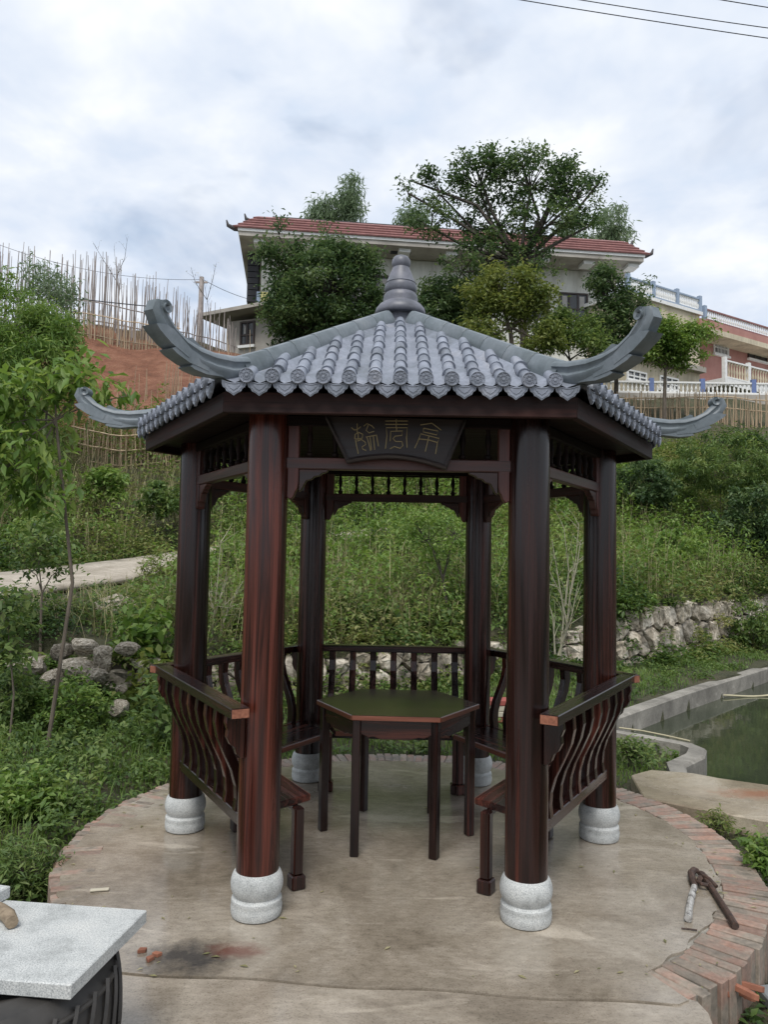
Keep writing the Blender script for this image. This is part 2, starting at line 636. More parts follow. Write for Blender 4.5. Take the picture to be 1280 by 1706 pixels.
BRICK = mat_noise('worn_red_brick', [(0.33, (0.15, 0.13, 0.105)), (0.46, (0.24, 0.20, 0.16)), (0.55, (0.27, 0.19, 0.15)), (0.66, (0.28, 0.165, 0.122)), (0.80, (0.31, 0.20, 0.155))], 6, 9, 0.75, bmp=0.5, bdist=0.008, vary=0.20, fine=(45, 0.2))
BRICKSHARD = mat_noise('broken_red_brick', [(0.3, (0.19, 0.075, 0.045)), (0.7, (0.33, 0.135, 0.08))], 14, 6, 0.85, vary=0.2)
STONE = mat_noise('pale_limestone', [(0.30, (0.085, 0.072, 0.05)), (0.43, (0.25, 0.215, 0.165)), (0.56, (0.40, 0.355, 0.29)), (0.72, (0.56, 0.52, 0.45))], 5, 9, 0.9, bmp=1.0, bdist=0.05, vary=0.38, fine=(20, 0.32))
MORTAR = mat_noise('dark_earth_joint', [(0.3, (0.035, 0.03, 0.022)), (0.7, (0.09, 0.075, 0.055))], 9, 6, 0.95)


def mat_ground():
    m, t, b = mat_new('earth_and_moss')
    n = noise(t, 1.6, 8, 0.65)
    r = ramp(t, [(0.3, (0.045, 0.05, 0.022)), (0.5, (0.08, 0.082, 0.04)), (0.7, (0.135, 0.11, 0.068))])
    t.links.new(n.outputs[0], r.inputs[0])
    a = N(t, 'ShaderNodeAttribute', attribute_name='soil')
    n2 = noise(t, 1.1, 10, 0.72, 'Object', (1, 1, 2.5), 0.4)
    r2 = ramp(t, [(0.32, (0.14, 0.058, 0.034)), (0.5, (0.255, 0.112, 0.066)), (0.68, (0.36, 0.185, 0.115))])
    t.links.new(n2.outputs[0], r2.inputs[0])
    t.links.new(mixc(t, a.outputs['Fac'], r.outputs[0], r2.outputs[0]), b.inputs['Base Color'])
    b.inputs['Roughness'].default_value = 0.95
    n3 = noise(t, 3.5, 9, 0.7)
    bump(t, b, n3.outputs[0], 1.0, 0.25)
    return m


GROUND = mat_ground()
L_DARK = mat_leaf('dark_green_leaf', (0.034, 0.068, 0.026), (0.078, 0.135, 0.05), (0.155, 0.215, 0.088))
L_MID = mat_leaf('mid_green_leaf', (0.055, 0.1, 0.03), (0.125, 0.2, 0.055), (0.23, 0.295, 0.1))
L_LIGHT = mat_leaf('light_green_leaf', (0.075, 0.145, 0.028), (0.15, 0.25, 0.055), (0.27, 0.36, 0.11))
L_YELLOW = mat_leaf('yellow_green_leaf', (0.08, 0.115, 0.03), (0.15, 0.195, 0.052), (0.25, 0.28, 0.085))
L_BAMBOO = mat_leaf('pale_bamboo_leaf', (0.11, 0.165, 0.085), (0.17, 0.235, 0.13), (0.24, 0.31, 0.19))
L_DRY = mat_leaf('dry_grass', (0.17, 0.17, 0.075), (0.28, 0.26, 0.13), (0.42, 0.38, 0.23), 0.25)
L_HILL = mat_leaf('hillside_leaf', (0.026, 0.06, 0.018), (0.115, 0.19, 0.045), (0.3, 0.3, 0.125))
BARK = mat_noise('grey_brown_bark', [(0.3, (0.07, 0.055, 0.042)), (0.7, (0.17, 0.14, 0.11))], 14, 6, 0.9, (1, 1, 0.25), 0.6, 0.01)
BARK_PALE = mat_noise('pale_stem_bark', [(0.3, (0.20, 0.185, 0.13)), (0.7, (0.36, 0.34, 0.25))], 14, 5, 0.8)
BARK_DARK = mat_noise('dark_bark', [(0.3, (0.03, 0.026, 0.02)), (0.7, (0.075, 0.062, 0.05))], 14, 6, 0.9)
STAKE = mat_noise('dry_bamboo_stake', [(0.3, (0.26, 0.19, 0.12)), (0.7, (0.46, 0.355, 0.24))], 6, 4, 0.75, bmp=0.1, vary=0.35)
STAKE_GREY = mat_noise('grey_weathered_stake', [(0.3, (0.22, 0.19, 0.18)), (0.7, (0.38, 0.335, 0.31))], 6, 4, 0.8, bmp=0.1, vary=0.35)
WALLW = mat_noise('white_wall_tile', [(0.34, (0.42, 0.41, 0.36)), (0.48, (0.60, 0.60, 0.55)), (0.7, (0.70, 0.70, 0.65))], 1.1, 8, 0.6, (1.6, 1.6, .28), 0.05, fine=(6, 0.08))
SOFFIT = mat_noise('grey_soffit', [(0.34, (0.30, 0.275, 0.24)), (0.7, (0.47, 0.44, 0.395))], 1.2, 8, 0.85, bmp=0.05)
CREAM = mat_noise('cream_plaster', [(0.34, (0.36, 0.31, 0.23)), (0.48, (0.51, 0.45, 0.33)), (0.7, (0.62, 0.55, 0.41))], 1.1, 8, 0.8, (1.6, 1.6, .28), 0.05, fine=(6, 0.1))
PINKB = mat_noise('pink_brick_cladding', [(0.3, (0.33, 0.155, 0.13)), (0.7, (0.44, 0.23, 0.195))], 1.4, 6, 0.8, bmp=0.05)
REDT = mat_noise('red_glazed_tile', [(0.3, (0.19, 0.082, 0.076)), (0.7, (0.28, 0.13, 0.12))], 1.6, 9, 0.6, (1, 1, 1), 0.1, fine=(8, 0.2))
DARKT = mat_plain('dark_ridge_tile', (0.05, 0.045, 0.045), 0.7)
WHITE = mat_plain('white_paint', (0.74, 0.74, 0.72), 0.55)
BLUE = mat_plain('blue_paint', (0.13, 0.18, 0.36), 0.5)
PALEBLUE = mat_plain('pale_blue_paint', (0.27, 0.34, 0.44), 0.5)
PASTELY = mat_plain('pastel_yellow_paint', (0.66, 0.60, 0.25), 0.6)
PASTELP = mat_plain('pastel_pink_paint', (0.60, 0.33, 0.25), 0.6)
FRAME = mat_plain('dark_window_frame', (0.045, 0.03, 0.025), 0.5)
GLASS = mat_plain('dark_window_glass', (0.05, 0.055, 0.06), 0.08)
CURTAIN = mat_plain('pale_curtain', (0.42, 0.40, 0.38), 0.8)
BLACK = mat_plain('black_slate', (0.02, 0.02, 0.024), 0.6)
WIRE = mat_plain('black_wire', (0.02, 0.02, 0.03), 0.5)
RUST = mat_noise('rusty_iron', [(0.3, (0.028, 0.02, 0.017)), (0.6, (0.075, 0.042, 0.03)), (0.8, (0.13, 0.07, 0.045))], 40, 6, 0.75, bmp=0.5, bdist=0.004)
PALEPIPE = mat_noise('flaking_pale_pipe', [(0.38, (0.10, 0.09, 0.085)), (0.5, (0.36, 0.35, 0.33)), (0.75, (0.5, 0.49, 0.47))], 30, 5, 0.55, bmp=0.3, bdist=0.003)
ROPE = mat_plain('pale_rope', (0.44, 0.40, 0.27), 0.9)
FOAM = mat_plain('white_foam', (0.78, 0.78, 0.75), 0.8)
POSTB = mat_noise('red_brown_post', [(0.3, (0.15, 0.07, 0.05)), (0.7, (0.25, 0.125, 0.09))], 7, 6, 0.9)
DRUM = mat_noise('dark_wet_timber', [(0.3, (0.018, 0.016, 0.014)), (0.7, (0.06, 0.053, 0.045))], 8, 7, 0.6, (4, 4, 0.6))
RUBBER = mat_noise('dusty_black_rubber', [(0.3, (0.016, 0.015, 0.014)), (0.7, (0.05, 0.046, 0.042))], 7, 7, 0.6, bmp=0.3, bdist=0.006)
HANDLE = mat_noise('old_wood_handle', [(0.3, (0.15, 0.11, 0.07)), (0.7, (0.32, 0.25, 0.17))], 18, 6, 0.7, (1, 3, 3))
REDBOARD = mat_plain('faded_red_board', (0.30, 0.075, 0.06), 0.7)
CREAMBOARD = mat_plain('cream_board', (0.50, 0.46, 0.36), 0.7)
SLATE = mat_noise('blue_grey_slab', [(0.3, (0.13, 0.14, 0.145)), (0.7, (0.24, 0.25, 0.25))], 4, 6, 0.6)


def mat_water():
    m, t, b = mat_new('green_pond_water')
    n = noise(t, 0.8, 4)
    r = ramp(t, [(0.35, (0.03, 0.038, 0.022)), (0.65, (0.05, 0.058, 0.036))])
    t.links.new(n.outputs[0], r.inputs[0])
    t.links.new(r.outputs[0], b.inputs['Base Color'])
    b.inputs['Roughness'].default_value = 0.04
    b.inputs['IOR'].default_value = 1.33
    n2 = noise(t, 5, 3, 0.5)
    bump(t, b, n2.outputs[0], 0.05, 0.02)
    return m


WATER = mat_water()

# ------------------------------------------------------------------ terrain
WX = np.array([-60, -9, -5.5, -4.2, -2.6, -1.0, 0.0, 2.0, 4.06, 7.2, 11, 60.0])
WY = np.array([6.0, 4.6, 4.1, 3.8, 3.2, 3.9, 4.4, 5.9, 7.3, 10.6, 13.5, 30.0])


def wall_line(x):
    return np.interp(x, WX, WY)


def wall_h(x):
    return np.interp(x, [-9, -5, -4.2, 0, 2.2, 4, 12, 20], [0.1, 0.3, 0.45, 0.45, 0.55, 0.9, 0.95, 0.4])


def step(a, b, x):
    q = np.clip((x - a) / (b - a), 0, 1)
    return q * q * (3 - 2 * q)


ctrl = [(-2.8, 1.76, -.06), (-2.1, .3, -.14), (-3.5, -1, -.12), (-5, 0, -.05), (-2.67, 2.6, .02), (-4.4, 3.0, .1), (-8, 2, .1), (-2, -2.5, -.2), (0, -2.6, -.2),
        (2, -2.5, -.22), (2.3, -.8, -.16), (2.6, .3, -.12), (0, 2.4, -.08), (-1, 3.0, -.05), (1.5, 3.2, -.08), (1.9, 4.4, -.03), (3.2, 5.6, 0), (5.5, 8.3, 0), (9, 11, 0), (5, 2, -.2), (9, 5, -.1),
        (-10, -6, -.1), (0, -8, -.2), (10, -6, -.2), (0, 0, -.2), (-1.5, 1.2, -.13), (1.6, -1.2, -.2), (-14, 2, .2), (16, 8, 0)]
for (x, y, z) in [(-2.7, 3.8, .64), (-4.3, 4.6, .78), (0, 4.9, .60), (2.2, 6.4, .75), (4.3, 7.9, 1.0), (7.6, 11.3, 1.15)]:
    ctrl.append((x, y, z - float(wall_h(x))))
R_NEAR = [(-180, 1020, 3.6), (0, 1000, 5.0), (100, 986, 6.2), (200, 972, 7.3), (290, 955, 8.6), (410, 927, 10), (560, 908, 11.5), (700, 893, 13)]
R_FAR = [(-180, 975, 5.6), (0, 961, 7.0), (100, 950, 8.2), (200, 938, 9.3), (290, 925, 10.5), (410, 908, 11.8), (590, 888, 13), (730, 872, 14.6)]
RN = np.array([at_y(*q) for q in R_NEAR])
RF = np.array([at_y(*q) for q in R_FAR])
for q in list(RN[1:]) + list(RF[1:]):
    ctrl.append((q[0], q[1], q[2] - 0.03 - float(wall_h(q[0]))))
for (px, py, Y) in [(0, 900, 9.5), (150, 885, 11), (300, 855, 13), (30, 770, 13.2), (200, 790, 15), (150, 705, 17.2), (290, 665, 17.4), (140, 562, 20), (300, 590, 20), (400, 605, 20.5),
                    (150, 552, 24), (-200, 560, 20), (-200, 800, 12), (650, 850, 14.5), (450, 810, 15), (800, 850, 14.5), (650, 750, 19), (650, 660, 24), (500, 625, 26), (800, 645, 26),
                    (1100, 955, 11.8), (1260, 965, 14), (1050, 850, 15), (1250, 850, 17), (1100, 765, 20), (1250, 745, 20.5), (1050, 695, 24), (1260, 705, 24), (1150, 658, 27.5), (1500, 660, 27), (1500, 800, 20)]:
    q = at_y(px, py, Y)
    ctrl.append((q[0], q[1], q[2] - float(wall_h(q[0]))))
zt = float(at_y(700, 645, 29)[2]) - .8
for (x, y) in [(-30, 45), (0, 45), (30, 45), (-30, 30), (40, 33), (-40, 70), (0, 70), (40, 70), (10, 34), (20, 36)]:
    ctrl.append((x, y, zt))
ctrl = np.array(ctrl)


def tps(r2):
    return np.where(r2 > 1e-12, 0.5 * r2 * np.log(np.maximum(r2, 1e-12)), 0)


def tps_fit(c, lam=0.02):
    n = len(c)
    d = ((c[:, None, :2] - c[None, :, :2]) ** 2).sum(-1)
    A = np.zeros((n + 3, n + 3))
    A[:n, :n] = tps(d) + lam * np.eye(n)
    A[:n, n] = 1
    A[:n, n + 1:] = c[:, :2]
    A[n, :n] = 1
    A[n + 1:, :n] = c[:, :2].T
    return np.linalg.solve(A, np.concatenate([c[:, 2], np.zeros(3)]))


TW = tps_fit(ctrl)
PLC = np.array([0.08, -0.06])
PLR = 1.87
# pond outline (rim inner edge), world xy
POND = np.array([(2.05, 3.05), (2.45, 2.72), (2.69, 2.5), (2.74, 2.28), (2.62, 2.02), (2.35, 1.72), (2.28, 1.5), (2.45, 1.36), (2.75, 1.2), (3.6, .75), (7, -.9), (12, -3), (14, 2), (12, 9), (7.0, 8.9), (5.81, 7.56), (3.7, 5.18), (2.3, 3.5)])


def in_poly(x, y, P):
    x, y = np.asarray(x), np.asarray(y)
    ins = np.zeros(x.shape, bool)
    j = len(P) - 1
    for i in range(len(P)):
        c = ((P[i, 1] > y) != (P[j, 1] > y)) & (x < (P[j, 0] - P[i, 0]) * (y - P[i, 1]) / (P[j, 1] - P[i, 1] + 1e-12) + P[i, 0])
        ins ^= c
        j = i
    return ins


def seg_dist(x, y, A, B):
    d = B - A
    t = np.clip(((x - A[0]) * d[0] + (y - A[1]) * d[1]) / (d @ d), 0, 1)
    return np.hypot(x - A[0] - t * d[0], y - A[1] - t * d[1]), t


ROADP = np.concatenate([RN[:, :2], RF[::-1, :2]])
_k = np.linspace(0, len(RN) - 1, 71)
_ra = np.stack([np.interp(_k, np.arange(len(RN)), RN[:, j]) for j in range(3)], 1)
_rb = np.stack([np.interp(_k, np.arange(len(RF)), RF[:, j]) for j in range(3)], 1)
ROADS = np.concatenate([_ra + (_rb - _ra) * t for t in np.linspace(0, 1, 8)])


def tz(x, y, bumps=True):
    x = np.atleast_1d(np.asarray(x, float))
    y = np.atleast_1d(np.asarray(y, float))
    xc, yc = np.clip(x, -38, 42), np.clip(y, -8, 60)
    out = np.zeros(x.shape)
    flat = out.reshape(-1)
    xf, yf = xc.reshape(-1), yc.reshape(-1)
    for a in range(0, len(flat), 20000):
        X, Y = xf[a:a + 20000], yf[a:a + 20000]
        r2 = (X[:, None] - ctrl[None, :, 0]) ** 2 + (Y[:, None] - ctrl[None, :, 1]) ** 2
        flat[a:a + 20000] = tps(r2) @ TW[:-3] + TW[-3] + TW[-2] * X + TW[-1] * Y
    s = (y - wall_line(x)) * 0.75
    out = out + wall_h(x) * step(0.02, 0.2, s)
    if bumps:
        amp = np.clip((y - 5) / 6, 0, 1) * 0.12 + 0.015
        out += amp * (np.sin(x * 1.9 + 1.3 * np.sin(y * .8)) * np.cos(y * 1.6 + x * .5))
    # the lane is cut level into the slope
    sh0 = out.shape
    of, xf2, yf2 = out.reshape(-1), x.reshape(-1), y.reshape(-1)
    near = np.where((xf2 > -14) & (xf2 < 4) & (yf2 > 1) & (yf2 < 18))[0]
    for a in range(0, len(near), 8000):
        q = near[a:a + 8000]
        d2 = (xf2[q, None] - ROADS[None, :, 0]) ** 2 + (yf2[q, None] - ROADS[None, :, 1]) ** 2
        j = d2.argmin(1)
        dd = np.sqrt(d2[np.arange(len(q)), j])
        of[q] += (ROADS[j, 2] - 0.03 - of[q]) * (1 - step(0.45, 1.8, dd))
    out = of.reshape(sh0)
    # level ground next to the pavilion floor
    d = np.hypot(x - PLC[0], y - PLC[1])
    out = out + (-0.2 - out) * (1 - step(PLR - .1, PLR + .35, d))
    out = np.where((d < PLR + .35), np.minimum(out, -0.09), out)
    ins = in_poly(x, y, POND)
    return np.where(ins, -1.2, out)


def axis(lo, near0, near1, hi, fine, mids):
    a = list(np.arange(near0, near1, fine))
    x, d = near1, fine
    while x < hi:
        a.append(x)
        d *= mids
        x += d
    x, d = near0, fine
    b = []
    while x > lo:
        d *= mids
        x -= d
        b.append(x)
    return np.array(b[::-1] + a)


def build_terrain():
    gx = axis(-260, -6, 7.5, 260, 0.11, 1.06)
    gy = axis(-60, -3.2, 11, 320, 0.11, 1.05)
    X, Y = np.meshgrid(gx, gy)
    Z = tz(X, Y)
    ny, nx = X.shape
    V = np.stack([X, Y, Z], -1).reshape(-1, 3)
    i = np.arange(ny * nx).reshape(ny, nx)
    F = np.stack([i[:-1, :-1], i[:-1, 1:], i[1:, 1:], i[1:, :-1]], -1).reshape(-1, 4)
    me = bpy.data.meshes.new('ground')
    me.from_pydata(V.tolist(), [], F.tolist())
    me.polygons.foreach_set('use_smooth', np.ones(len(F), bool))
    # red soil: cut bank below the stake fence
    pa = np.array([at_y(60, 700, 15.8)[:2], at_y(430, 690, 16.0)[:2], at_y(520, 600, 22)[:2], at_y(60, 545, 21)[:2]])
    soil = in_poly(V[:, 0], V[:, 1], pa).astype(np.float32)
    so = soil.reshape(ny, nx)
    for _ in range(2):
        so[1:-1, 1:-1] = (so[1:-1, 1:-1] + so[:-2, 1:-1] + so[2:, 1:-1] + so[1:-1, :-2] + so[1:-1, 2:]) / 5
    a = me.attributes.new('soil', 'FLOAT', 'POINT')
    a.data.foreach_set('value', so.reshape(-1))
    me.materials.append(GROUND)
    tag(put('ground', me), 'earth ground rising behind the pavilion into a hillside', kind='structure')


build_terrain()


def strip_sheet(name, A, B, mat, lift=0.0, sub=6, label=None, thick=0.0):
    """ribbon between two polylines"""
    A, B = np.asarray(A, float), np.asarray(B, float)
    mb = MB()
    vs = []
    k = len(A)
    ts = np.linspace(0, k - 1, (k - 1) * sub + 1)
    ia = np.stack([np.interp(ts, np.arange(k), A[:, j]) for j in range(3)], 1)
    ib = np.stack([np.interp(ts, np.arange(k), B[:, j]) for j in range(3)], 1)
    m = 4
    for a, b in zip(ia, ib):
        for j in range(m + 1):
            q = a + (b - a) * j / m
            vs.append((q[0], q[1], q[2] + lift))
    fs = []
    for i in range(len(ia) - 1):
        for j in range(m):
            fs.append((i * (m + 1) + j, i * (m + 1) + j + 1, (i + 1) * (m + 1) + j + 1, (i + 1) * (m + 1) + j))
    mb.add(vs, fs)
    o = mb.build(name, mat, smooth=True)
    if thick:
        so = o.modifiers.new('thickness', 'SOLIDIFY')
        so.thickness = thick
        so.offset = -1
    return tag(o, label, kind='structure')


# the road is laid on a small bed so that the rough slope never pokes through
strip_sheet('road', RN, RF, ROADM, 0.0, 6, 'pale concrete lane climbing across the slope', 0.07)

# ------------------------------------------------------------------ pavilion floor, apron, bricks
BR_IN, BR_OUT = 1.65, 1.87
A0, A1 = math.radians(-57), math.radians(218)      # arc where the brick edging is bare


def build_floor():
    # screed disc: full radius where the edging is covered, brick inner radius where it is bare; straight cut towards the apron
    n = 420
    pts = []
    cut = -1.60
    for i in range(n):
        a = 2 * PI * i / n - math.radians(100)
        lim = BR_IN + 0.165 * float(step(1.9, 2.5, a))
        rr = lim + 0.008 * math.sin(a * 37) + 0.006 * math.sin(a * 61 + 1) + 0.012 * math.sin(a * 11) if A0 < a < A1 else PLR + 0.004 * math.sin(a * 23) + 0.004 * math.sin(a * 51)
        x, y = PLC[0] + rr * math.cos(a), PLC[1] + rr * math.sin(a)
        y = max(y, cut - 0.06 * x + 0.01 * math.sin(9 * x))
        pts.append((x, y))
    mb = MB()
    mb.prism(pts, lambda a, b, d: (a, b, d), -0.26, 0.0)
    tag(mb.build('pavilion_floor', CONC), 'round screed floor of the pavilion', kind='structure')
    floor = bpy.data.objects['pavilion_floor']
    mb = MB()
    mb.box((0, 0, 0), (BR_OUT - BR_IN - .004, 0.053, 0.20))
    me = mb.mesh('brick', BRICK, bevel=0.004)
    da = 0.063 / (BR_OUT - 0.06)
    k = int((A1 - A0) / da)
    for i in range(k):
        a = A0 + (i + .5) * da
        r = (BR_IN + BR_OUT) / 2 + rng.uniform(-.008, .012)
        o = put('brick', me, floor)
        o.location = (PLC[0] + r * math.cos(a), PLC[1] + r * math.sin(a), -0.1005 + rng.uniform(-.006, .003))
        o.rotation_euler = (rng.normal(0, .02), rng.normal(0, .015), a + rng.normal(0, .015))
    # mortar bed under bricks
    ring = [(PLC[0] + (BR_OUT - .012) * math.cos(a), PLC[1] + (BR_OUT - .012) * math.sin(a)) for a in np.linspace(A0, A1, 140)]
    ring += [(PLC[0] + (BR_IN - .05) * math.cos(a), PLC[1] + (BR_IN - .05) * math.sin(a)) for a in np.linspace(A1, A0, 140)]
    mb = MB()
    k = len(ring) // 2
    vs = [(x, y, -0.012) for x, y in ring] + [(x, y, -0.26) for x, y in ring]
    fs = [(i, i + 1, 2 * k - 2 - i, 2 * k - 1 - i) for i in range(k - 1)] + [(i, i + 1, 2 * k + i + 1, 2 * k + i) for i in range(k - 1)]
    mb.add(vs, fs)
    mb.build('mortar_bed', CONC_DRY, floor)
    # front apron slab
    out = [(-6, -1.66), (-1.3, -1.64)]
    for x in np.linspace(-1.2, 1.02, 24):
        out.append((x, -1.604 - 0.06 * x + 0.01 * math.sin(9 * x)))
    out += [(1.08, -1.60), (1.13, -1.63), (1.14, -1.70), (1.125, -1.78), (1.15, -2.0), (1.2, -2.6), (1.3, -7), (-6, -7)]
    mb = MB()
    mb.prism(out, lambda a, b, d: (a, b, d), -0.25, -0.006)
    tag(mb.build('front_apron', APRON, bevel=0.003), 'damp concrete apron in front of the pavilion', kind='structure')


build_floor()


# walkway and pond
def offset_poly(P, d):
    n = len(P)
    out = []
    for i in range(n):
        a, b, c = P[i - 1], P[i], P[(i + 1) % n]
        e1 = unit(b - a)
        e2 = unit(c - b)
        nn = np.array([e1[1] + e2[1], -e1[0] - e2[0]])
        nn = nn / max(1e-6, np.linalg.norm(nn))
        out.append(b + nn * d)
    return np.array(out)


def build_pond():
    P = POND
    area = 0.5 * np.sum(P[:, 0] * np.roll(P[:, 1], -1) - np.roll(P[:, 0], -1) * P[:, 1])
    if area < 0:
        P = P[::-1]
    O = offset_poly(P, 0.15)
    n = len(P)
    mb = MB()
    top = -0.02
    vs = []
    for i in range(n):
        vs += [(P[i][0], P[i][1], -1.0), (P[i][0], P[i][1], top - .02), (P[i][0] + .02 * (O[i][0] - P[i][0]) / .15, P[i][1] + .02 * (O[i][1] - P[i][1]) / .15, top), (O[i][0], O[i][1], top), (O[i][0], O[i][1], -0.6)]
    fs = []
    for i in range(n):
        j = (i + 1) % n
        for k in range(4):
            fs.append((i * 5 + k, j * 5 + k, j * 5 + k + 1, i * 5 + k + 1))
    mb.add(vs, fs)
    tag(mb.build('pond_rim', CONC_DRY), 'low weathered concrete rim around the green pond', 'kerb', kind='structure')
    mb = MB()
    Q = offset_poly(P, 0.05)
    mb.add([(q[0], q[1], -0.235) for q in Q], [tuple(range(n))])
    tag(mb.build('pond_water', WATER), 'dark green still pond water', kind='structure')
    # walkway from the floor to the pond
    w = [(1.72, .82), (1.80, 1.36), (2.0, 1.52), (2.30, 1.45), (2.45, 1.33), (2.75, 1.17), (3.6, .72), (7, -.93), (6.6, -1.7), (2.36, .38), (1.98, .62)]
    mb = MB()
    mb.prism(w, lambda a, b, d: (a, b, d), -0.2, -0.008)
    tag(mb.build('walkway', CONC_WALK, bevel=0.008), 'narrow concrete walkway leading right beside the pond', kind='structure')


build_pond()

# ------------------------------------------------------------------ the pavilion
s_ = 1.2
AP = s_ * math.sqrt(3) / 2
pav = tag(empty('pavilion'), 'hexagonal red-brown timber pavilion with grey tiled roof and upturned eaves', 'pavilion')


def column_meshes():
    mb = MB()
    mb.lathe([(0.095, 0.19), (0.0955, 0.5), (0.095, 1.2), (0.092, 2.24)], 40)
    col = mb.mesh('column', W_Z, True)
    mb = MB()
    pr = [(0.100, 0.0), (0.109, 0.006), (0.113, 0.02), (0.114, 0.045), (0.110, 0.058), (0.113, 0.066), (0.111, 0.078), (0.103, 0.084), (0.101, 0.09), (0.109, 0.105), (0.1155, 0.125), (0.117, 0.145), (0.113, 0.168), (0.106, 0.186), (0.098, 0.196)]
    mb.lathe(pr, 44)
    st = mb.mesh('column_base', GRANITE, True)
    return col, st


cm, sm = column_meshes()
for k in range(6):
    a = math.radians(-120 + 60 * k)
    o = put('column', cm, pav, (s_ * math.cos(a), s_ * math.sin(a), 0.0), rng.uniform(0, 6))
    put('column_base', sm, o, (0, 0, 0), rng.uniform(0, 6))

ROT = [math.radians(60 * k) for k in range(6)]         # side 0 faces the camera (-Y)
EAVE_AP, EAVE_Z, SL = 1.342, 2.335, 0.525


def roof_z(ap):
    return EAVE_Z + (EAVE_AP - ap) * SL


def side_parts():
    """frieze, fascia and brackets, drawn for the side that faces -Y"""
    D = {}
    y = -AP
    D['lower_beam'] = MB().box((0, y, 2.018), (1.03, 0.05, 0.056)).mesh('lower_beam', W_TRIM_X, bevel=0.005)
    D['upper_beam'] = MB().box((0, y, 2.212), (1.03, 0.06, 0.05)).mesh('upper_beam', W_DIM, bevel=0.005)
    prof = [(0.011, 0), (0.017, 0.008), (0.017, 0.018), (0.010, 0.024), (0.008, 0.045), (0.013, 0.07), (0.015, 0.085), (0.013, 0.1), (0.008, 0.125), (0.010, 0.134), (0.013, 0.14)]
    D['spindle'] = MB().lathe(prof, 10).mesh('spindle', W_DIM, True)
    # upright end board with carved foot
    pb = [(-0.0265, 2.236), (0.0265, 2.236), (0.0265, 1.93), (0.022, 1.90), (0.012, 1.885), (0.006, 1.865), (-0.008, 1.85), (-0.0265, 1.858)]
    D['end_board'] = MB().prism(pb, lambda a, b, d: (a, d, b), -0.024, 0.024).mesh('end_board', W_TRIM_Z, bevel=0.004)
    q = [(0, 1.99), (0.135, 1.99), (0.13, 1.98), (0.105, 1.972), (0.095, 1.962), (0.07, 1.957), (0.06, 1.945), (0.035, 1.938), (0.022, 1.915), (0.012, 1.895), (0, 1.885)]
    D['bracket'] = MB().prism(q, lambda a, b, d: (a, d, b), -0.018, 0.018).mesh('bracket', W_TRIM_X, bevel=0.003)
    fa = 1.51 * math.sqrt(3) / 2
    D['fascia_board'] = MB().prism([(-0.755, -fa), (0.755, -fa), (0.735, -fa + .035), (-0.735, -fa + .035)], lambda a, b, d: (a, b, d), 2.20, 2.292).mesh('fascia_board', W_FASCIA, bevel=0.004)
    return D


SP = side_parts()
for k in range(6):
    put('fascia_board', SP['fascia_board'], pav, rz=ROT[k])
    lb = put('lower_beam', SP['lower_beam'], pav, rz=ROT[k])
    put('upper_beam', SP['upper_beam'], pav, rz=ROT[k])
    for i in range(8):
        x = -0.41 + 0.82 * i / 7
        put('spindle', SP['spindle'], lb, (x, -AP, 2.047))
    for sx in (-1, 1):
        put('end_board', SP['end_board'], lb, (sx * 0.482, -AP, 0)).scale = (sx * -1, 1, 1)
        b = put('bracket', SP['bracket'], lb, (-sx * -0.455, -AP, 0))
        b.scale = (-sx, 1, 1)
# ceiling boards
mb = MB()
hexr = 1.478
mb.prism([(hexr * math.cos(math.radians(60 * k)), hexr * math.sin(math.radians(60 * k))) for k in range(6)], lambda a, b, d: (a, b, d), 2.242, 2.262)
mb.build('ceiling', W_DIM, pav)


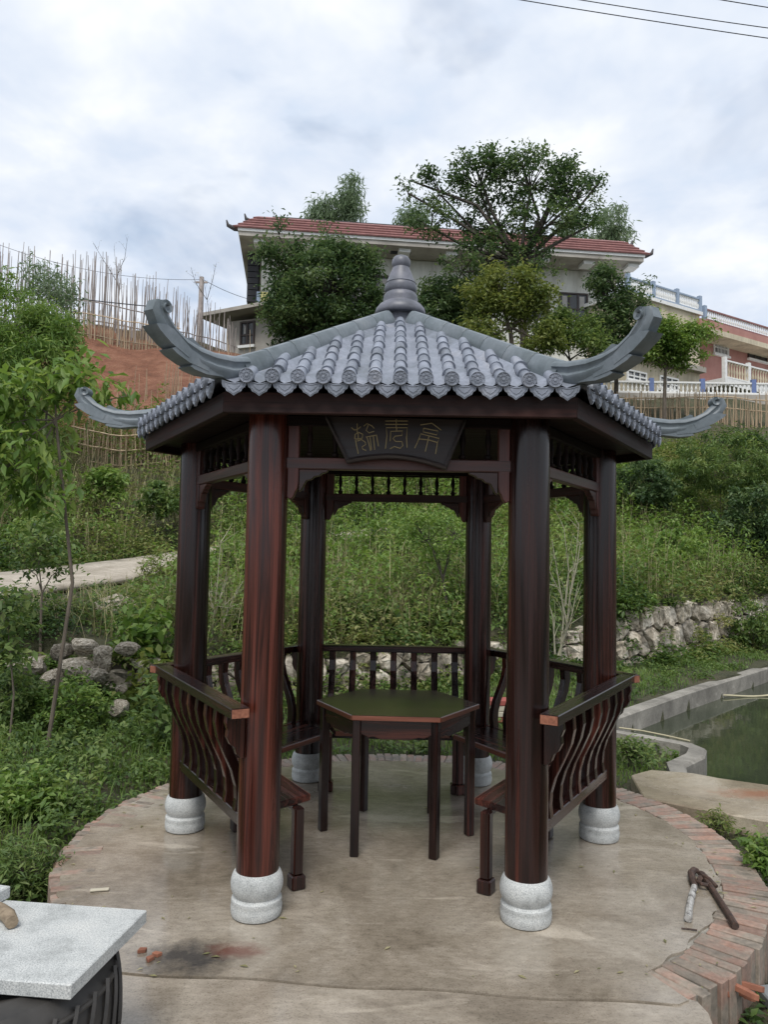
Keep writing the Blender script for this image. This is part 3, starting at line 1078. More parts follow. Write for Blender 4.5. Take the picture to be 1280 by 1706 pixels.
# roof
def roof_meshes():
    D = {}
    # pan sheet with shallow troughs between tile rows
    mb = MB()
    nu, nv = 60, 6
    vs, fs = [], []
    for j in range(nv + 1):
        ap = EAVE_AP + 0.004 - (EAVE_AP - 0.03) * j / nv
        half = ap / math.sqrt(3) * 2 / 2 * 1.0
        for i in range(nu + 1):
            x = -half + 2 * half * i / nu
            dip = 0.012 * math.cos(2 * PI * x / 0.108) * min(1, (half - abs(x)) / .05)
            vs.append((x, -ap, roof_z(ap) + dip))
    for j in range(nv):
        for i in range(nu):
            a = j * (nu + 1) + i
            fs.append((a, a + 1, a + nu + 2, a + nu + 1))
    mb.add(vs, fs)
    D['roof_slope'] = mb.mesh('roof_slope', TILE, True)
    # one barrel cover tile, lying along -Y (down-slope), origin at its upper end
    mb = MB()
    n = 8
    L = 0.142
    rings = [(0.0, 0.0255), (0.88 * L, 0.0285), (0.89 * L, 0.0312), (1.0 * L, 0.0318), (1.0 * L, 0.023)]
    vs, fs = [], []
    for d, r in rings:
        for j in range(n + 1):
            th = PI * j / n
            vs.append((r * math.cos(th), -d, r * math.sin(th) * 1.05 - 0.004))
    for i in range(len(rings) - 1):
        for j in range(n):
            a = i * (n + 1) + j
            fs.append((a, a + 1, a + n + 2, a + n + 1))
    mb.add(vs, fs)
    D['cover_tile'] = mb.mesh('cover_tile', TILE, True)
    # round eave end: disc facing outwards with raised rings
    mb = MB()
    prof = [(0.036, 0.0), (0.036, 0.016), (0.0335, 0.018), (0.031, 0.0165), (0.029, 0.0135), (0.021, 0.0135), (0.0195, 0.016), (0.0175, 0.016), (0.016, 0.0135), (0.009, 0.0135), (0.007, 0.017), (0.001, 0.018)]
    m2 = MB().lathe([(r_ * .89, z_) for r_, z_ in prof], 20)
    mb.add([(x, -z, y) for x, y, z in m2.v], m2.f)
    for j in range(8):
        a = 2 * PI * j / 8
        mb.box((0.0125 * math.cos(a), -0.0145, 0.0125 * math.sin(a)), (0.003, 0.004, 0.005), Matrix.Rotation(-a, 3, 'Y'))
        a += .2
        mb.box((0.025 * math.cos(a), -0.0145, 0.025 * math.sin(a)), (0.0075, 0.004, 0.003), Matrix.Rotation(-a, 3, 'Y'))
    D['eave_disc'] = mb.mesh('eave_disc', TILE, True)
    # pointed drip tile with lotus relief
    mb = MB()
    out = [(-0.052, 0.008), (-0.03, 0.000), (-0.012, -0.004), (0.012, -0.004), (0.03, 0.000), (0.052, 0.008), (0.0525, -0.006), (0.047, -0.022), (0.036, -0.029), (0.031, -0.040), (0.016, -0.047), (0, -0.059),
           (-0.016, -0.047), (-0.031, -0.040), (-0.036, -0.029), (-0.047, -0.022), (-0.0525, -0.006)]
    mb.prism(out, lambda a, b, d: (a, d, b), -0.010, 0.0)
    for sc, dd in ((0.80, 0.004), (0.5, 0.004)):
        ring = [(a * sc, b * sc - .006 * (1 - sc) - .004) for a, b in out]
        pts = [(a, -0.0105, b) for a, b in ring] + [(ring[0][0], -0.0105, ring[0][1])]
        mb.tube(pts, 0.0021, 4, False)
    D['drip_tile'] = mb.mesh('drip_tile', TILE, False)
    # ridge tile (rounded, flared), along -Y from upper end
    mb = MB()
    L = 0.2
    sec = lambda w, h: [(-w, -0.03), (-w, 0.0), (-w * .86, 0.016), (-w * .74, h * .62), (-w * .45, h * .93), (0, h), (w * .45, h * .93), (w * .74, h * .62), (w * .86, 0.016), (w, 0.0), (w, -0.03)]
    vs, fs = [], []
    rs = [(0, .056, .0595), (L * .955, .0575, .061), (L * .965, .0555, .059), (L * .985, .0555, .059), (L * .99, .058, .0615), (L, .058, .0615)]
    for d, wv, h in rs:
        vs += [(a, -d, b) for a, b in sec(wv * .88, h * .92)]
    m = 11
    for i in range(len(rs) - 1):
        for j in range(m - 1):
            a = i * m + j
            fs.append((a, a + 1, a + m + 1, a + m))
    fs += [tuple(range(m)), tuple((len(rs) - 1) * m + j for j in range(m))]
    mb.add(vs, fs)
    D['ridge_tile'] = mb.mesh('ridge_tile', TILE_RIDGE, True)
    return D


RMESH = roof_meshes()
slope_ang = math.atan(SL)
for k in range(6):
    rs = put('roof_slope', RMESH['roof_slope'], pav, rz=ROT[k])
    hidden = MB()
    for i in range(-6, 7):
        x = 0.108 * i
        put('eave_disc', RMESH['eave_disc'], rs, (x, -EAVE_AP - 0.012, EAVE_Z + 0.013))
        top_ap = max(abs(x) * math.sqrt(3) + 0.10, 0.13)
        Ls = (EAVE_AP + 0.008 - top_ap) / math.cos(slope_ang)
        nt_ = max(1, int(Ls / 0.134 + .5))
        for j in range(nt_):
            # lower ends measured up from the eave
            d = 0.134 * (j + 1)
            ap = EAVE_AP + 0.008 - d * math.cos(slope_ang)
            M = Matrix.Translation((x + rng.normal(0, .0012), -ap + rng.normal(0, .0015), roof_z(ap) + 0.008)) @ Matrix.Rotation(slope_ang + rng.normal(0, .008), 4, 'X') @ Matrix.Rotation(rng.normal(0, .012), 4, 'Z')
            if k in (0,):
                put('cover_tile', RMESH['cover_tile'], rs, M=M)
            else:
                me = RMESH['cover_tile']
                hidden.add([tuple(M @ v.co) for v in me.vertices], [tuple(p.vertices) for p in me.polygons])
    for i in range(14):
        x = -0.702 + 0.108 * i
        put('drip_tile', RMESH['drip_tile'], rs, (x, -EAVE_AP - 0.006, EAVE_Z - 0.012))
    if hidden.v:
        tag(hidden.build('cover_tiles', TILE, rs, True), kind='stuff')

# hip ridges with upturned horns
RP = [(0.15, 2.975), (0.26, 2.925), (0.6, 2.772), (1.0, 2.59), (1.3, 2.456), (1.42, 2.408)]


def horn_mesh():
    mb = MB()
    tp = [(1.40, 2.462), (1.50, 2.444), (1.60, 2.434), (1.69, 2.438), (1.76, 2.456), (1.82, 2.488), (1.858, 2.526), (1.868, 2.552), (1.886, 2.572)]
    bt = [(1.40, 2.372), (1.50, 2.338), (1.595, 2.340), (1.68, 2.352), (1.765, 2.376), (1.835, 2.414), (1.908, 2.468), (1.940, 2.522), (1.924, 2.566)]
    hw = [0.052, 0.049, 0.043, 0.038, 0.035, 0.034, 0.034, 0.034, 0.030]
    n = len(tp)
    # body: five-sided section, widest in the middle, moulded sides
    vs, fs = [], []
    for (a, b), (c, d), wv in zip(tp, bt, hw):
        sec = []
        for f, ww in ((0, .62), (.12, .92), (.26, 1.0), (.34, .84), (.5, .80), (.62, 1.0), (.78, .98), (1.0, .70)):
            sec.append((a + (c - a) * f, b + (d - b) * f, ww * wv))
        row = [(r, -ww, z) for r, z, ww in sec] + [(r, ww, z) for r, z, ww in sec[::-1]]
        vs += row
    m = 16
    for i in range(n - 1):
        for j in range(m):
            fs.append((i * m + j, i * m + (j + 1) % m, (i + 1) * m + (j + 1) % m, (i + 1) * m + j))
    fs += [tuple(range(m)), tuple((n - 1) * m + j for j in range(m))]
    mb.add(vs, fs)
    # scroll at the tip, curling back towards the roof
    spir = []
    for i in range(22):
        th = math.radians(75 + i * 20)
        rr = 0.030 - 0.0008 * i
        spir.append((1.876 + rr * math.cos(th), 2.546 + rr * math.sin(th)))
    vs, fs = [], []
    for i, (a, b) in enumerate(spir):
        c, d = 1.876 + (a - 1.876) * .55, 2.546 + (b - 2.546) * .55
        w0 = 0.033 + .0006 * i
        vs += [(a, -w0, b), (a, w0, b), (c, w0 - .005, d), (c, -w0 + .005, d)]
    for i in range(len(spir) - 1):
        for j in range(4):
            fs.append((i * 4 + j, i * 4 + (j + 1) % 4, (i + 1) * 4 + (j + 1) % 4, (i + 1) * 4 + j))
    fs += [(0, 1, 2, 3), tuple((len(spir) - 1) * 4 + j for j in range(4))]
    mb.add(vs, fs)
    cyl = MB().tube([(1.876, -0.030, 2.546), (1.876, 0.030, 2.546)], 0.021, 12)
    mb.add(cyl.v, cyl.f)
    # leaf-like steps hanging below
    hwid = 0.0335
    for (r0, z0, r1, z1, tl) in ((1.57, 2.350, 1.735, 2.352, 0.020), (1.66, 2.358, 1.835, 2.398, 0.021), (1.77, 2.392, 1.920, 2.470, 0.021)):
        dx, dz = r1 - r0, z1 - z0
        ln = math.hypot(dx, dz)
        ex, ez = dx / ln, dz / ln
        fx, fz = ez, -ex            # outward/down
        poly = [(-.02, 0.03), (ln * .55, 0.036), (ln * .85, 0.02), (ln, 0.0), (ln * 1.05, -0.008), (ln * .9, -tl * .75), (ln * .5, -tl), (-.02, -tl * .4)]
        pp = [(r0 + ex * u - fx * v, z0 + ez * u - fz * v) for u, v in poly]
        hwid += 0.0018
        mb.prism(pp, lambda a, b, d: (a, d, b), -hwid, hwid)
    # small crest leaf on top
    mb.prism([(1.60, 2.430), (1.68, 2.446), (1.725, 2.468), (1.742, 2.462), (1.74, 2.45), (1.70, 2.434)], lambda a, b, d: (a, d, b), -0.02, 0.02)
    me = mb.mesh('horn', TILE_RIDGE, True)
    return me


HORN = horn_mesh()
for k in range(6):
    a = math.radians(-120 + 60 * k)
    rd = put('ridge', MB().tube([(p[0], 0, p[1] - .01) for p in RP], 0.045, 8).mesh('ridge', TILE_RIDGE, True), pav, rz=a)
    L = 0
    pts = [Vector((p[0], 0, p[1])) for p in RP]
    segs = []
    cur = 0.0
    tot = sum((pts[i + 1] - pts[i]).length for i in range(len(pts) - 1))
    nseg = 7
    def along(d):
        for i in range(len(pts) - 1):
            l = (pts[i + 1] - pts[i]).length
            if d <= l or i == len(pts) - 2:
                return pts[i].lerp(pts[i + 1], d / l)
            d -= l
    for i in range(nseg):
        p0, p1 = along(tot * i / nseg), along(tot * (i + 1) / nseg)
        d = (p1 - p0)
        ang = math.atan2(-d.z, d.x)
        M = Matrix.Translation(p0) @ Matrix.Rotation(ang, 4, 'Y') @ Matrix.Rotation(PI / 2, 4, 'Z') @ Matrix.Scale(d.length / 0.2 * 1.02, 4, (0, 1, 0))
        put('ridge_tile', RMESH['ridge_tile'], rd, M=M)
    put('horn', HORN, rd)

# finial
mb = MB()
mb.lathe([(0.145, -0.012), (0.150, -0.005), (0.152, 0.008), (0.146, 0.028), (0.126, 0.052), (0.105, 0.065), (0.103, 0.075), (0.1045, 0.09), (0.099, 0.113), (0.089, 0.126), (0.094, 0.134), (0.0975, 0.15), (0.095, 0.17), (0.090, 0.182),
          (0.0925, 0.186), (0.087, 0.192), (0.067, 0.243), (0.051, 0.280), (0.049, 0.284), (0.055, 0.296), (0.0575, 0.312), (0.054, 0.332), (0.042, 0.349), (0.022, 0.358), (0.002, 0.360)], 40, (0, 0, 3.05))
mb.lathe([(0.12, 2.93), (0.10, 3.05)], 24)
mb.build('finial', TILE_DARK, pav, True)

# plaque with three seal characters
PY = -1.115


def pl(zx, zy, dy=0.0):
    q = at_y(560 + zx / 5.818, 690 + zy / 5.818, PY + dy)
    return q


tl_, tr_ = at_y(541, 697, PY), at_y(778, 703, PY)
bl_, br_ = at_y(578, 772, PY), at_y(744, 783, PY)
front = []
arc = []
for i in range(13):
    u = i / 12
    q = bl_ + (br_ - bl_) * u
    arc.append((q[0], q[2] + 0.036 * math.sin(PI * u)))
poly = [(tr_[0], tr_[2] + .012), (tl_[0], tl_[2] + .012)] + arc
mb = MB()
mb.prism(poly, lambda a, b, d: (a, d, b), PY, PY + 0.03)
plaque = mb.build('plaque', BLACKWOOD, pav, bevel=0.003)
plaque['label'] = 'dark fan-shaped plaque with three gold seal characters'
fr = MB()
fr.tube([(a, PY - .004, b + .012) for a, b in arc], 0.0115, 6)
fr.tube([(tl_[0] + .012, PY - .004, tl_[2]), (arc[0][0] + .006, PY - .004, arc[0][1] + .012)], 0.010, 6)
fr.tube([(tr_[0] - .012, PY - .004, tr_[2]), (arc[-1][0] - .006, PY - .004, arc[-1][1] + .012)], 0.010, 6)
fr.build('plaque_frame', BLACKWOOD, plaque, True)
CH = [
    [[(150, 130), (175, 152), (205, 152), (240, 122)], [(205, 92), (207, 190)], [(182, 240), (185, 198), (220, 176), (258, 195), (255, 232), (215, 242), (182, 240)], [(215, 178), (216, 240)], [(190, 250), (200, 310), (217, 384)],
     [(205, 262), (245, 246), (282, 270), (290, 294), (252, 318), (262, 340), (292, 352)], [(268, 118), (300, 92), (345, 112), (372, 138)], [(312, 108), (292, 158), (322, 182), (370, 166)], [(300, 222), (318, 280), (336, 354)], [(330, 222), (345, 344)], [(362, 212), (376, 346)], [(392, 200), (412, 312)], [(290, 222), (385, 205)]],
    [[(478, 66), (696, 66)], [(585, 50), (585, 132)], [(478, 99), (696, 99)], [(480, 335), (494, 210), (488, 131), (692, 131), (684, 228), (690, 326)], [(588, 131), (588, 165)], [(525, 262), (531, 168), (646, 162), (640, 206), (572, 214), (554, 238), (578, 264), (640, 266), (648, 306), (622, 332), (568, 314), (524, 336)]],
    [[(818, 104), (930, 88), (1022, 156)], [(850, 136), (990, 164), (978, 202), (846, 172), (850, 136)], [(764, 330), (802, 246), (822, 190), (1002, 236), (984, 276), (966, 386)], [(802, 240), (900, 250), (986, 276)], [(902, 212), (884, 290), (866, 362)]],
]
for ch in CH:
    mb = MB()
    for st in ch:
        mb.tube([tuple(pl(a, b, -0.003)) for a, b in st], 0.0024, 5)
    mb.build('character', GOLD, plaque, True)


# ------------------------------------------------------------------ benches (local frame: side facing -Y, pavilion centre at origin)
def bench_meshes():
    D = {}
    yo = -AP
    seat = [(-0.49, yo - 0.01), (0.49, yo - 0.01), (0.385, yo + 0.345), (-0.385, yo + 0.345)]
    D['seat'] = [MB().prism(seat, lambda a, b, d: (a, b, d), 0.385, 0.42).mesh('seat', W_X, bevel=0.004)]
    D['seat_edge'] = [MB().box((0, yo + 0.3465, 0.403), (0.765, 0.006, 0.03)).mesh('seat_edge', W_EDGE, bevel=0.002)]
    leg = []
    for sx in (-1, 1):
        mb = MB()
        mb.box((sx * 0.435, yo + 0.262, 0.2255), (0.05, 0.05, 0.317))
        mb.box((sx * 0.435, yo + 0.262, 0.034), (0.072, 0.072, 0.067))
        leg.append(mb.mesh('leg', W_Z, bevel=0.007))
    D['leg'] = leg
    D['seat_rail'] = [MB().box((0, yo + 0.262, 0.370), (0.82, 0.03, 0.028)).mesh('seat_rail', W_X, bevel=0.003)]
    D['lower_rail'] = [MB().box((0, yo - 0.045, 0.392), (1.03, 0.045, 0.055)).mesh('lower_rail', W_X, bevel=0.004)]
    prof = [(-0.045, 0.415), (-0.038, 0.47), (-0.042, 0.53), (-0.062, 0.60), (-0.10, 0.68), (-0.135, 0.76), (-0.15, 0.83), (-0.145, 0.898)]
    sl = []
    for i in range(7):
        x = -0.45 + 0.15 * i
        mb = MB()
        vs, fs = [], []
        for j, (oy, z) in enumerate(prof):
            dz = 0.024
            for (a, b) in ((-0.023, -dz), (0.023, -dz), (0.023, dz), (-0.023, dz)):
                vs.append((x + a, yo + oy + b, z))
        for j in range(len(prof) - 1):
            for q in range(4):
                fs.append((j * 4 + q, j * 4 + (q + 1) % 4, (j + 1) * 4 + (q + 1) % 4, (j + 1) * 4 + q))
        fs += [(0, 1, 2, 3), tuple((len(prof) - 1) * 4 + q for q in range(4))]
        mb.add(vs, fs)
        sl.append(mb.mesh('slat', W_Z, bevel=0.003))
    D['slat'] = sl
    mb = MB()
    mb.box((0, yo - 0.145, 0.916), (1.47, 0.085, 0.046))
    rail = mb.mesh('top_rail', [W_X, W_END], bevel=0.004)
    for p in rail.polygons:
        if abs(p.normal.x) > .9:
            p.material_index = 1
    D['top_rail'] = [rail]
    br = []
    for sx in (-1, 1):
        q = [(-0.09, 0.892), (-0.175, 0.892), (-0.18, 0.86), (-0.168, 0.83), (-0.172, 0.80), (-0.155, 0.765), (-0.135, 0.75), (-0.125, 0.72), (-0.105, 0.70), (-0.09, 0.70)]
        br.append(MB().prism(q, lambda a, b, d, sx=sx: (sx * 0.625 + d, yo + a, b), -0.02, 0.02).mesh('rail_bracket', W_Z, bevel=0.004))
    D['rail_bracket'] = br
    return D


BM = bench_meshes()
BL = {1: 'slatted bench on the right front side, its raw rail end towards the camera', 5: 'slatted bench on the left front side, beside the garden', 2: 'slatted bench at the back right, nearest the pond',
      4: 'slatted bench at the back left, behind the left columns', 3: 'slatted bench straight across the back, behind the table'}
for k in (1, 2, 3, 4, 5):
    b = tag(empty('bench', (0, 0, 0), ROT[k]), BL[k], 'bench', 'curved-back benches between the columns')
    for nm, ms in BM.items():
        for me in ms:
            put(nm, me, b)

# ------------------------------------------------------------------ table
tb = tag(empty('table', (0.025, 0.01, 0), math.radians(-1.5)), 'hexagonal dark wooden table in the middle of the pavilion', 'table')
TR = 0.475
hx = lambda r: [(r * math.cos(math.radians(60 * k)), r * math.sin(math.radians(60 * k))) for k in range(6)]
mb = MB().prism(hx(TR), lambda a, b, d: (a, b, d), 0.722, 0.75)
tt = mb.mesh('table_top', mat_noise('table_top_wood', [(0.3, (0.030, 0.020, 0.014)), (0.7, (0.055, 0.036, 0.025))], 2.5, 4, 0.15, (1, 3, 1), 0.02, 0.002), bevel=0.003)
put('table_top', tt, tb)
ee = MB().box((0, -TR * .866 - .001, 0.7355), (TR * .995, 0.006, 0.0245)).mesh('table_edge', W_EDGE, bevel=0.002)
for k in range(6):
    put('table_edge', ee, tb, rz=ROT[k])
lr = 0.425
ap_ = lr * .866
aq = [(-0.19, 0.722), (0.19, 0.722), (0.19, 0.645), (0.15, 0.628), (0.12, 0.632), (0.08, 0.618), (-0.08, 0.618), (-0.12, 0.632), (-0.15, 0.628), (-0.19, 0.645)]
am = MB().prism(aq, lambda a, b, d: (a, -ap_ + d, b), -0.012, 0.012).mesh('apron', W_X, bevel=0.003)
lm = MB().box((0, 0, 0.361), (0.046, 0.046, 0.722)).mesh('table_leg', W_Z, bevel=0.005)
for k in range(6):
    put('apron', am, tb, rz=ROT[k])
    a = math.radians(60 * k)
    put('leg', lm, tb, (lr * math.cos(a), lr * math.sin(a), 0), a + math.radians(30))

# ------------------------------------------------------------------ foreground: granite slabs, drum, handle
ta = tag(empty('tyre', (-1.2, -2.27, 0)), 'old black tyre lying flat under the granite slab', 'tyre')
MB().lathe([(0.20, 0.03), (0.27, 0.004), (0.335, 0.012), (0.372, 0.05), (0.386, 0.12), (0.390, 0.205), (0.386, 0.29), (0.372, 0.36), (0.335, 0.398), (0.27, 0.405), (0.20, 0.38)], 48).build('carcass', RUBBER, ta, True)
lug = MB()
for sgn, z0, z1 in ((1, 0.205, 0.372), (-1, 0.205, 0.038)):
    pts = []
    for i in range(7):
        t = i / 6
        z = z0 + (z1 - z0) * t
        r = 0.394 - 0.016 * t ** 3
        a_ = 0.16 * t ** 1.3
        pts.append((r * math.cos(a_), r * math.sin(a_), z))
    lug.tube(pts, 0.0075, 4)
lug = lug.mesh('tread_lug', RUBBER)
for i in range(34):
    put('tread_lug', lug, ta, rz=2 * PI * i / 34)
for z in (0.06, 0.345):
    MB().lathe([(0.378, z), (0.384, z + .004), (0.384, z + .010), (0.378, z + .014)], 48).build('sidewall_rib', RUBBER, ta)
mb = MB()
mb.prism([(-0.791, -2.022), (-0.854, -2.461), (-1.55, -2.40), (-1.48, -1.955)], lambda a, b, d: (a, b, d), 0.409, 0.45)
tag(mb.build('granite_slab', GRANITE, bevel=0.003), 'pale granite slab resting on a black tyre in the left foreground', 'slab', 'loose granite slabs')
mb = MB()
mb.prism([(-1.264, -1.963), (-1.75, -1.86), (-1.95, -2.35), (-1.42, -2.42)], lambda a, b, d: (a, b, d), 0.4515, 0.49)
tag(mb.build('granite_slab', GRANITE, bevel=0.003), 'corner of a second granite slab at the left edge, lying on the first', 'slab', 'loose granite slabs')
hp = [at_z(x, y, 0.472) for x, y in ((-45, 1500), (-20, 1506), (0, 1515), (14, 1525), (20, 1536))]
mb = MB()
mb.tube([tuple(q) for q in hp], [0.017, 0.019, 0.021, 0.022, 0.019], 10)
tag(mb.build('wooden_handle', HANDLE, None, True), 'short worn wooden handle lying on the granite slab', 'handle')

# tool on the bricks
tool = tag(empty('cutter_tool', (1.56, -0.5, 0)), 'rusty long-handled cutter tool with one pale handle on the brick edging', 'tool')


def tpart(name, pts, rad, mat, n=8):
    q = [(p[0] - 1.56, p[1] + 0.5, p[2]) for p in pts]
    return MB().tube(q, rad, n).build(name, mat, tool, True)


g = lambda x, y, z=0.018: tuple(at_z(x, y, z))
tpart('handle', [g(1147, 1530), g(1149, 1510), g(1153, 1492), g(1158, 1474)], [.017, .016, .016, .014], PALEPIPE)
tpart('handle', [g(1226, 1542), g(1214, 1522), g(1200, 1500), g(1183, 1474)], [.016, .015, .0145, .014], RUST)
tpart('jaw', [g(1158, 1476, .02), g(1154, 1464, .022), g(1152, 1454, .024), g(1157, 1449, .024), g(1164, 1450, .022)], [.014, .017, .018, .017, .010], RUST)
tpart('jaw', [g(1184, 1476, .02), g(1177, 1464, .022), g(1170, 1456, .022), g(1163, 1452, .022)], [.014, .018, .017, .009], RUST)
tpart('pivot_bolt', [g(1167, 1462, .004), g(1167, 1462, .05)], .014, RUST, 6)
tpart('link_arm', [g(1172, 1458, .035), g(1182, 1464, .035), g(1188, 1470, .03), g(1194, 1477, .02)], [.008, .011, .009, .011], RUST)
tpart('link_arm', [g(1160, 1466, .03), g(1170, 1472, .032), g(1180, 1474, .03)], [.009, .010, .009], RUST)
tag(MB().tube([g(1136, 1546, .005), g(1148, 1547, .005), g(1162, 1549, .005)], .004, 5).build('iron_rod', RUST), 'thin iron rod lying below the pale handle', 'rod')
# brick shards
sh = [(1208, 1648, 1.0, .5, 'long broken brick shard leaning on the platform edge'), (1228, 1662, .9, .9, 'middle broken brick shard on the heap by the platform'), (1244, 1660, .8, .3, 'rightmost broken brick shard beside the grey paving'), (1205, 1675, .5, 1.4, 'small broken brick bit below the shard heap'),
      (1238, 1680, .8, 1.0, 'lowest broken brick shard of the right heap')]
for i, (px, py, sc, rz, lab) in enumerate(sh):
    p = at_z(px, py, -0.12)
    mb = MB()
    poly = [(-.08, -.01), (-.02, -.018), (.07, -.012), (.085, .004), (.03, .018), (-.05, .016)]
    mb.prism([(a * sc, b * sc) for a, b in poly], lambda a, b, d: (a, b, d), -.01, .012)
    o = mb.build('brick_shard', BRICKSHARD, bevel=.002)
    o.location = tuple(p + np.array([0, 0, .02 + .012 * i]))
    o.rotation_euler = (rng.normal(0, .3), rng.normal(0, .25), -rz)
    tag(o, lab, 'brick', 'broken brick shards')
for (px, py, lab) in ((236, 1583, 'red brick chip in the ash beside the granite slab, leftmost'), (262, 1590, 'red brick chip in the ash, rightmost'), (249, 1597, 'red brick chip in the ash, nearest the camera')):
    p = at_z(px, py, 0.006)
    mb = MB()
    mb.prism([(-.018, -.01), (.014, -.013), (.022, .004), (-.006, .013)], lambda a, b, d: (a, b, d), -.006, .009)
    o = mb.build('brick_chip', BRICKSHARD, bevel=.002)
    o.location = tuple(p)
    o.rotation_euler = (0, 0, rng.uniform(0, 3))
    tag(o, lab, 'brick', 'brick chips in the ash')
# grey paving slabs to the right of the bricks
for i, (x, y, rz, sx, sy) in enumerate([(1.72, -1.35, .15, .42, .3), (1.95, -1.02, .05, .4, .3), (1.5, -1.72, .3, .4, .3)]):
    mb = MB()
    mb.prism([(-sx / 2, -sy / 2), (sx / 2, -sy / 2 + .02), (sx / 2 - .02, sy / 2), (-sx / 2 + .03, sy / 2 - .01)], lambda a, b, d: (a, b, d), -.05, 0)
    o = mb.build('paving_slab', SLATE, bevel=.006)
    o.location = (x, y, -0.145)
    o.rotation_euler = (.02, -.03, rz)
    tag(o, ['middle blue-grey paving slab beside the brick edging', 'farthest blue-grey paving slab beside the brick edging', 'nearest blue-grey paving slab below the brick shards'][i], 'slab', 'blue-grey paving slabs')
# pale bit of wood on the floor edge
p = at_z(166, 1483, 0.004)
o = MB().box((0, 0, .004), (.085, .022, .008)).build('wood_offcut', CREAMBOARD, bevel=.002)
o.location = tuple(p)
o.rotation_euler = (0, 0, .25)
tag(o, 'small pale wood offcut on the left edge of the floor', 'offcut')
# boards stacked behind the back right bench
for i in range(4):
    p = at_z(832, 1200, -0.02)
    o = MB().box((0, 0, 0), (.7, .2, .05)).build('board', [REDBOARD if i in (3, 0) else CREAMBOARD][0], bevel=.004)
    o.location = (p[0] + .1, p[1], tz(p[0], p[1])[0] + .06 + .055 * i)
    o.rotation_euler = (0, 0, .06 * (i % 2))
    tag(o, ['lowest red board', 'lower cream board', 'upper cream board', 'topmost red board'][i] + ' of the stack behind the back right bench', 'board', 'boards stacked behind the pavilion')

# pond rope and float
p0, p1 = at_z(1172, 1160, -0.215), at_z(1330, 1157, -0.215)
pts = [p0 + (p1 - p0) * t + np.array([0, 0, .012 * math.sin(t * 9)]) for t in np.linspace(0, 1, 16)]
tag(MB().tube([tuple(q) for q in pts], .014, 6).build('rope', ROPE, None, True), 'pale rope stretched low over the pond water', 'rope')
fl = MB()
for (dx, dz, r) in ((0, .03, .075), (.07, .02, .06), (-.02, .08, .045)):
    m2 = MB().lathe([(r * math.sin(PI * i / 6) + .001, -r * math.cos(PI * i / 6) * .7) for i in range(7)], 10)
    fl.add([(x + p0[0] + dx, y + p0[1], z + p0[2] + dz) for x, y, z in m2.v], m2.f)
tag(fl.build('float', FOAM, None, True), 'white foam float at the end of the pond rope', 'float')
r0 = [at_z(x, y, 0.0) for x, y in ((1032, 1212), (1070, 1217), (1110, 1225), (1150, 1234))]
tag(MB().tube([tuple(q + np.array([0, 0, .0])) for q in r0], .008, 5).build('rope', ROPE, None, True), 'thin pale rope lying along the near pond rim', 'rope')

# ------------------------------------------------------------------ rubble retaining wall
def wall_frame():
    xs = np.linspace(-4.9, 10.5, 320)
    ys = wall_line(xs)
    P = np.stack([xs, ys], 1)
    # soften corners
    for _ in range(30):
        P[1:-1] = (P[:-2] + 2 * P[1:-1] + P[2:]) / 4
    s = np.concatenate([[0], np.cumsum(np.hypot(*np.diff(P, axis=0).T))])
    return P, s


WP, WS = wall_frame()


def wall_pt(s, v, d):
    x = np.interp(s, WS, WP[:, 0])
    y = np.interp(s, WS, WP[:, 1])
    x2, y2 = np.interp(s + .1, WS, WP[:, 0]), np.interp(s + .1, WS, WP[:, 1])
    x1, y1 = np.interp(s - .1, WS, WP[:, 0]), np.interp(s - .1, WS, WP[:, 1])
    tx, ty = x2 - x1, y2 - y1
    l = math.hypot(tx, ty) + 1e-9
    nx, ny = ty / l, -tx / l
    zb = -0.1
    dd = d - 0.12 * v
    return (x + nx * dd, y + ny * dd, zb + v)


def clip(poly, a, b, c):
    """keep a*x+b*y <= c"""
    out = []
    for i in range(len(poly)):
        p, q = poly[i], poly[(i + 1) % len(poly)]
        fp, fq = a * p[0] + b * p[1] - c, a * q[0] + b * q[1] - c
        if fp <= 0:
            out.append(p)
        if (fp < 0) != (fq < 0):
            t = fp / (fp - fq)
            out.append((p[0] + t * (q[0] - p[0]), p[1] + t * (q[1] - p[1])))
    return out


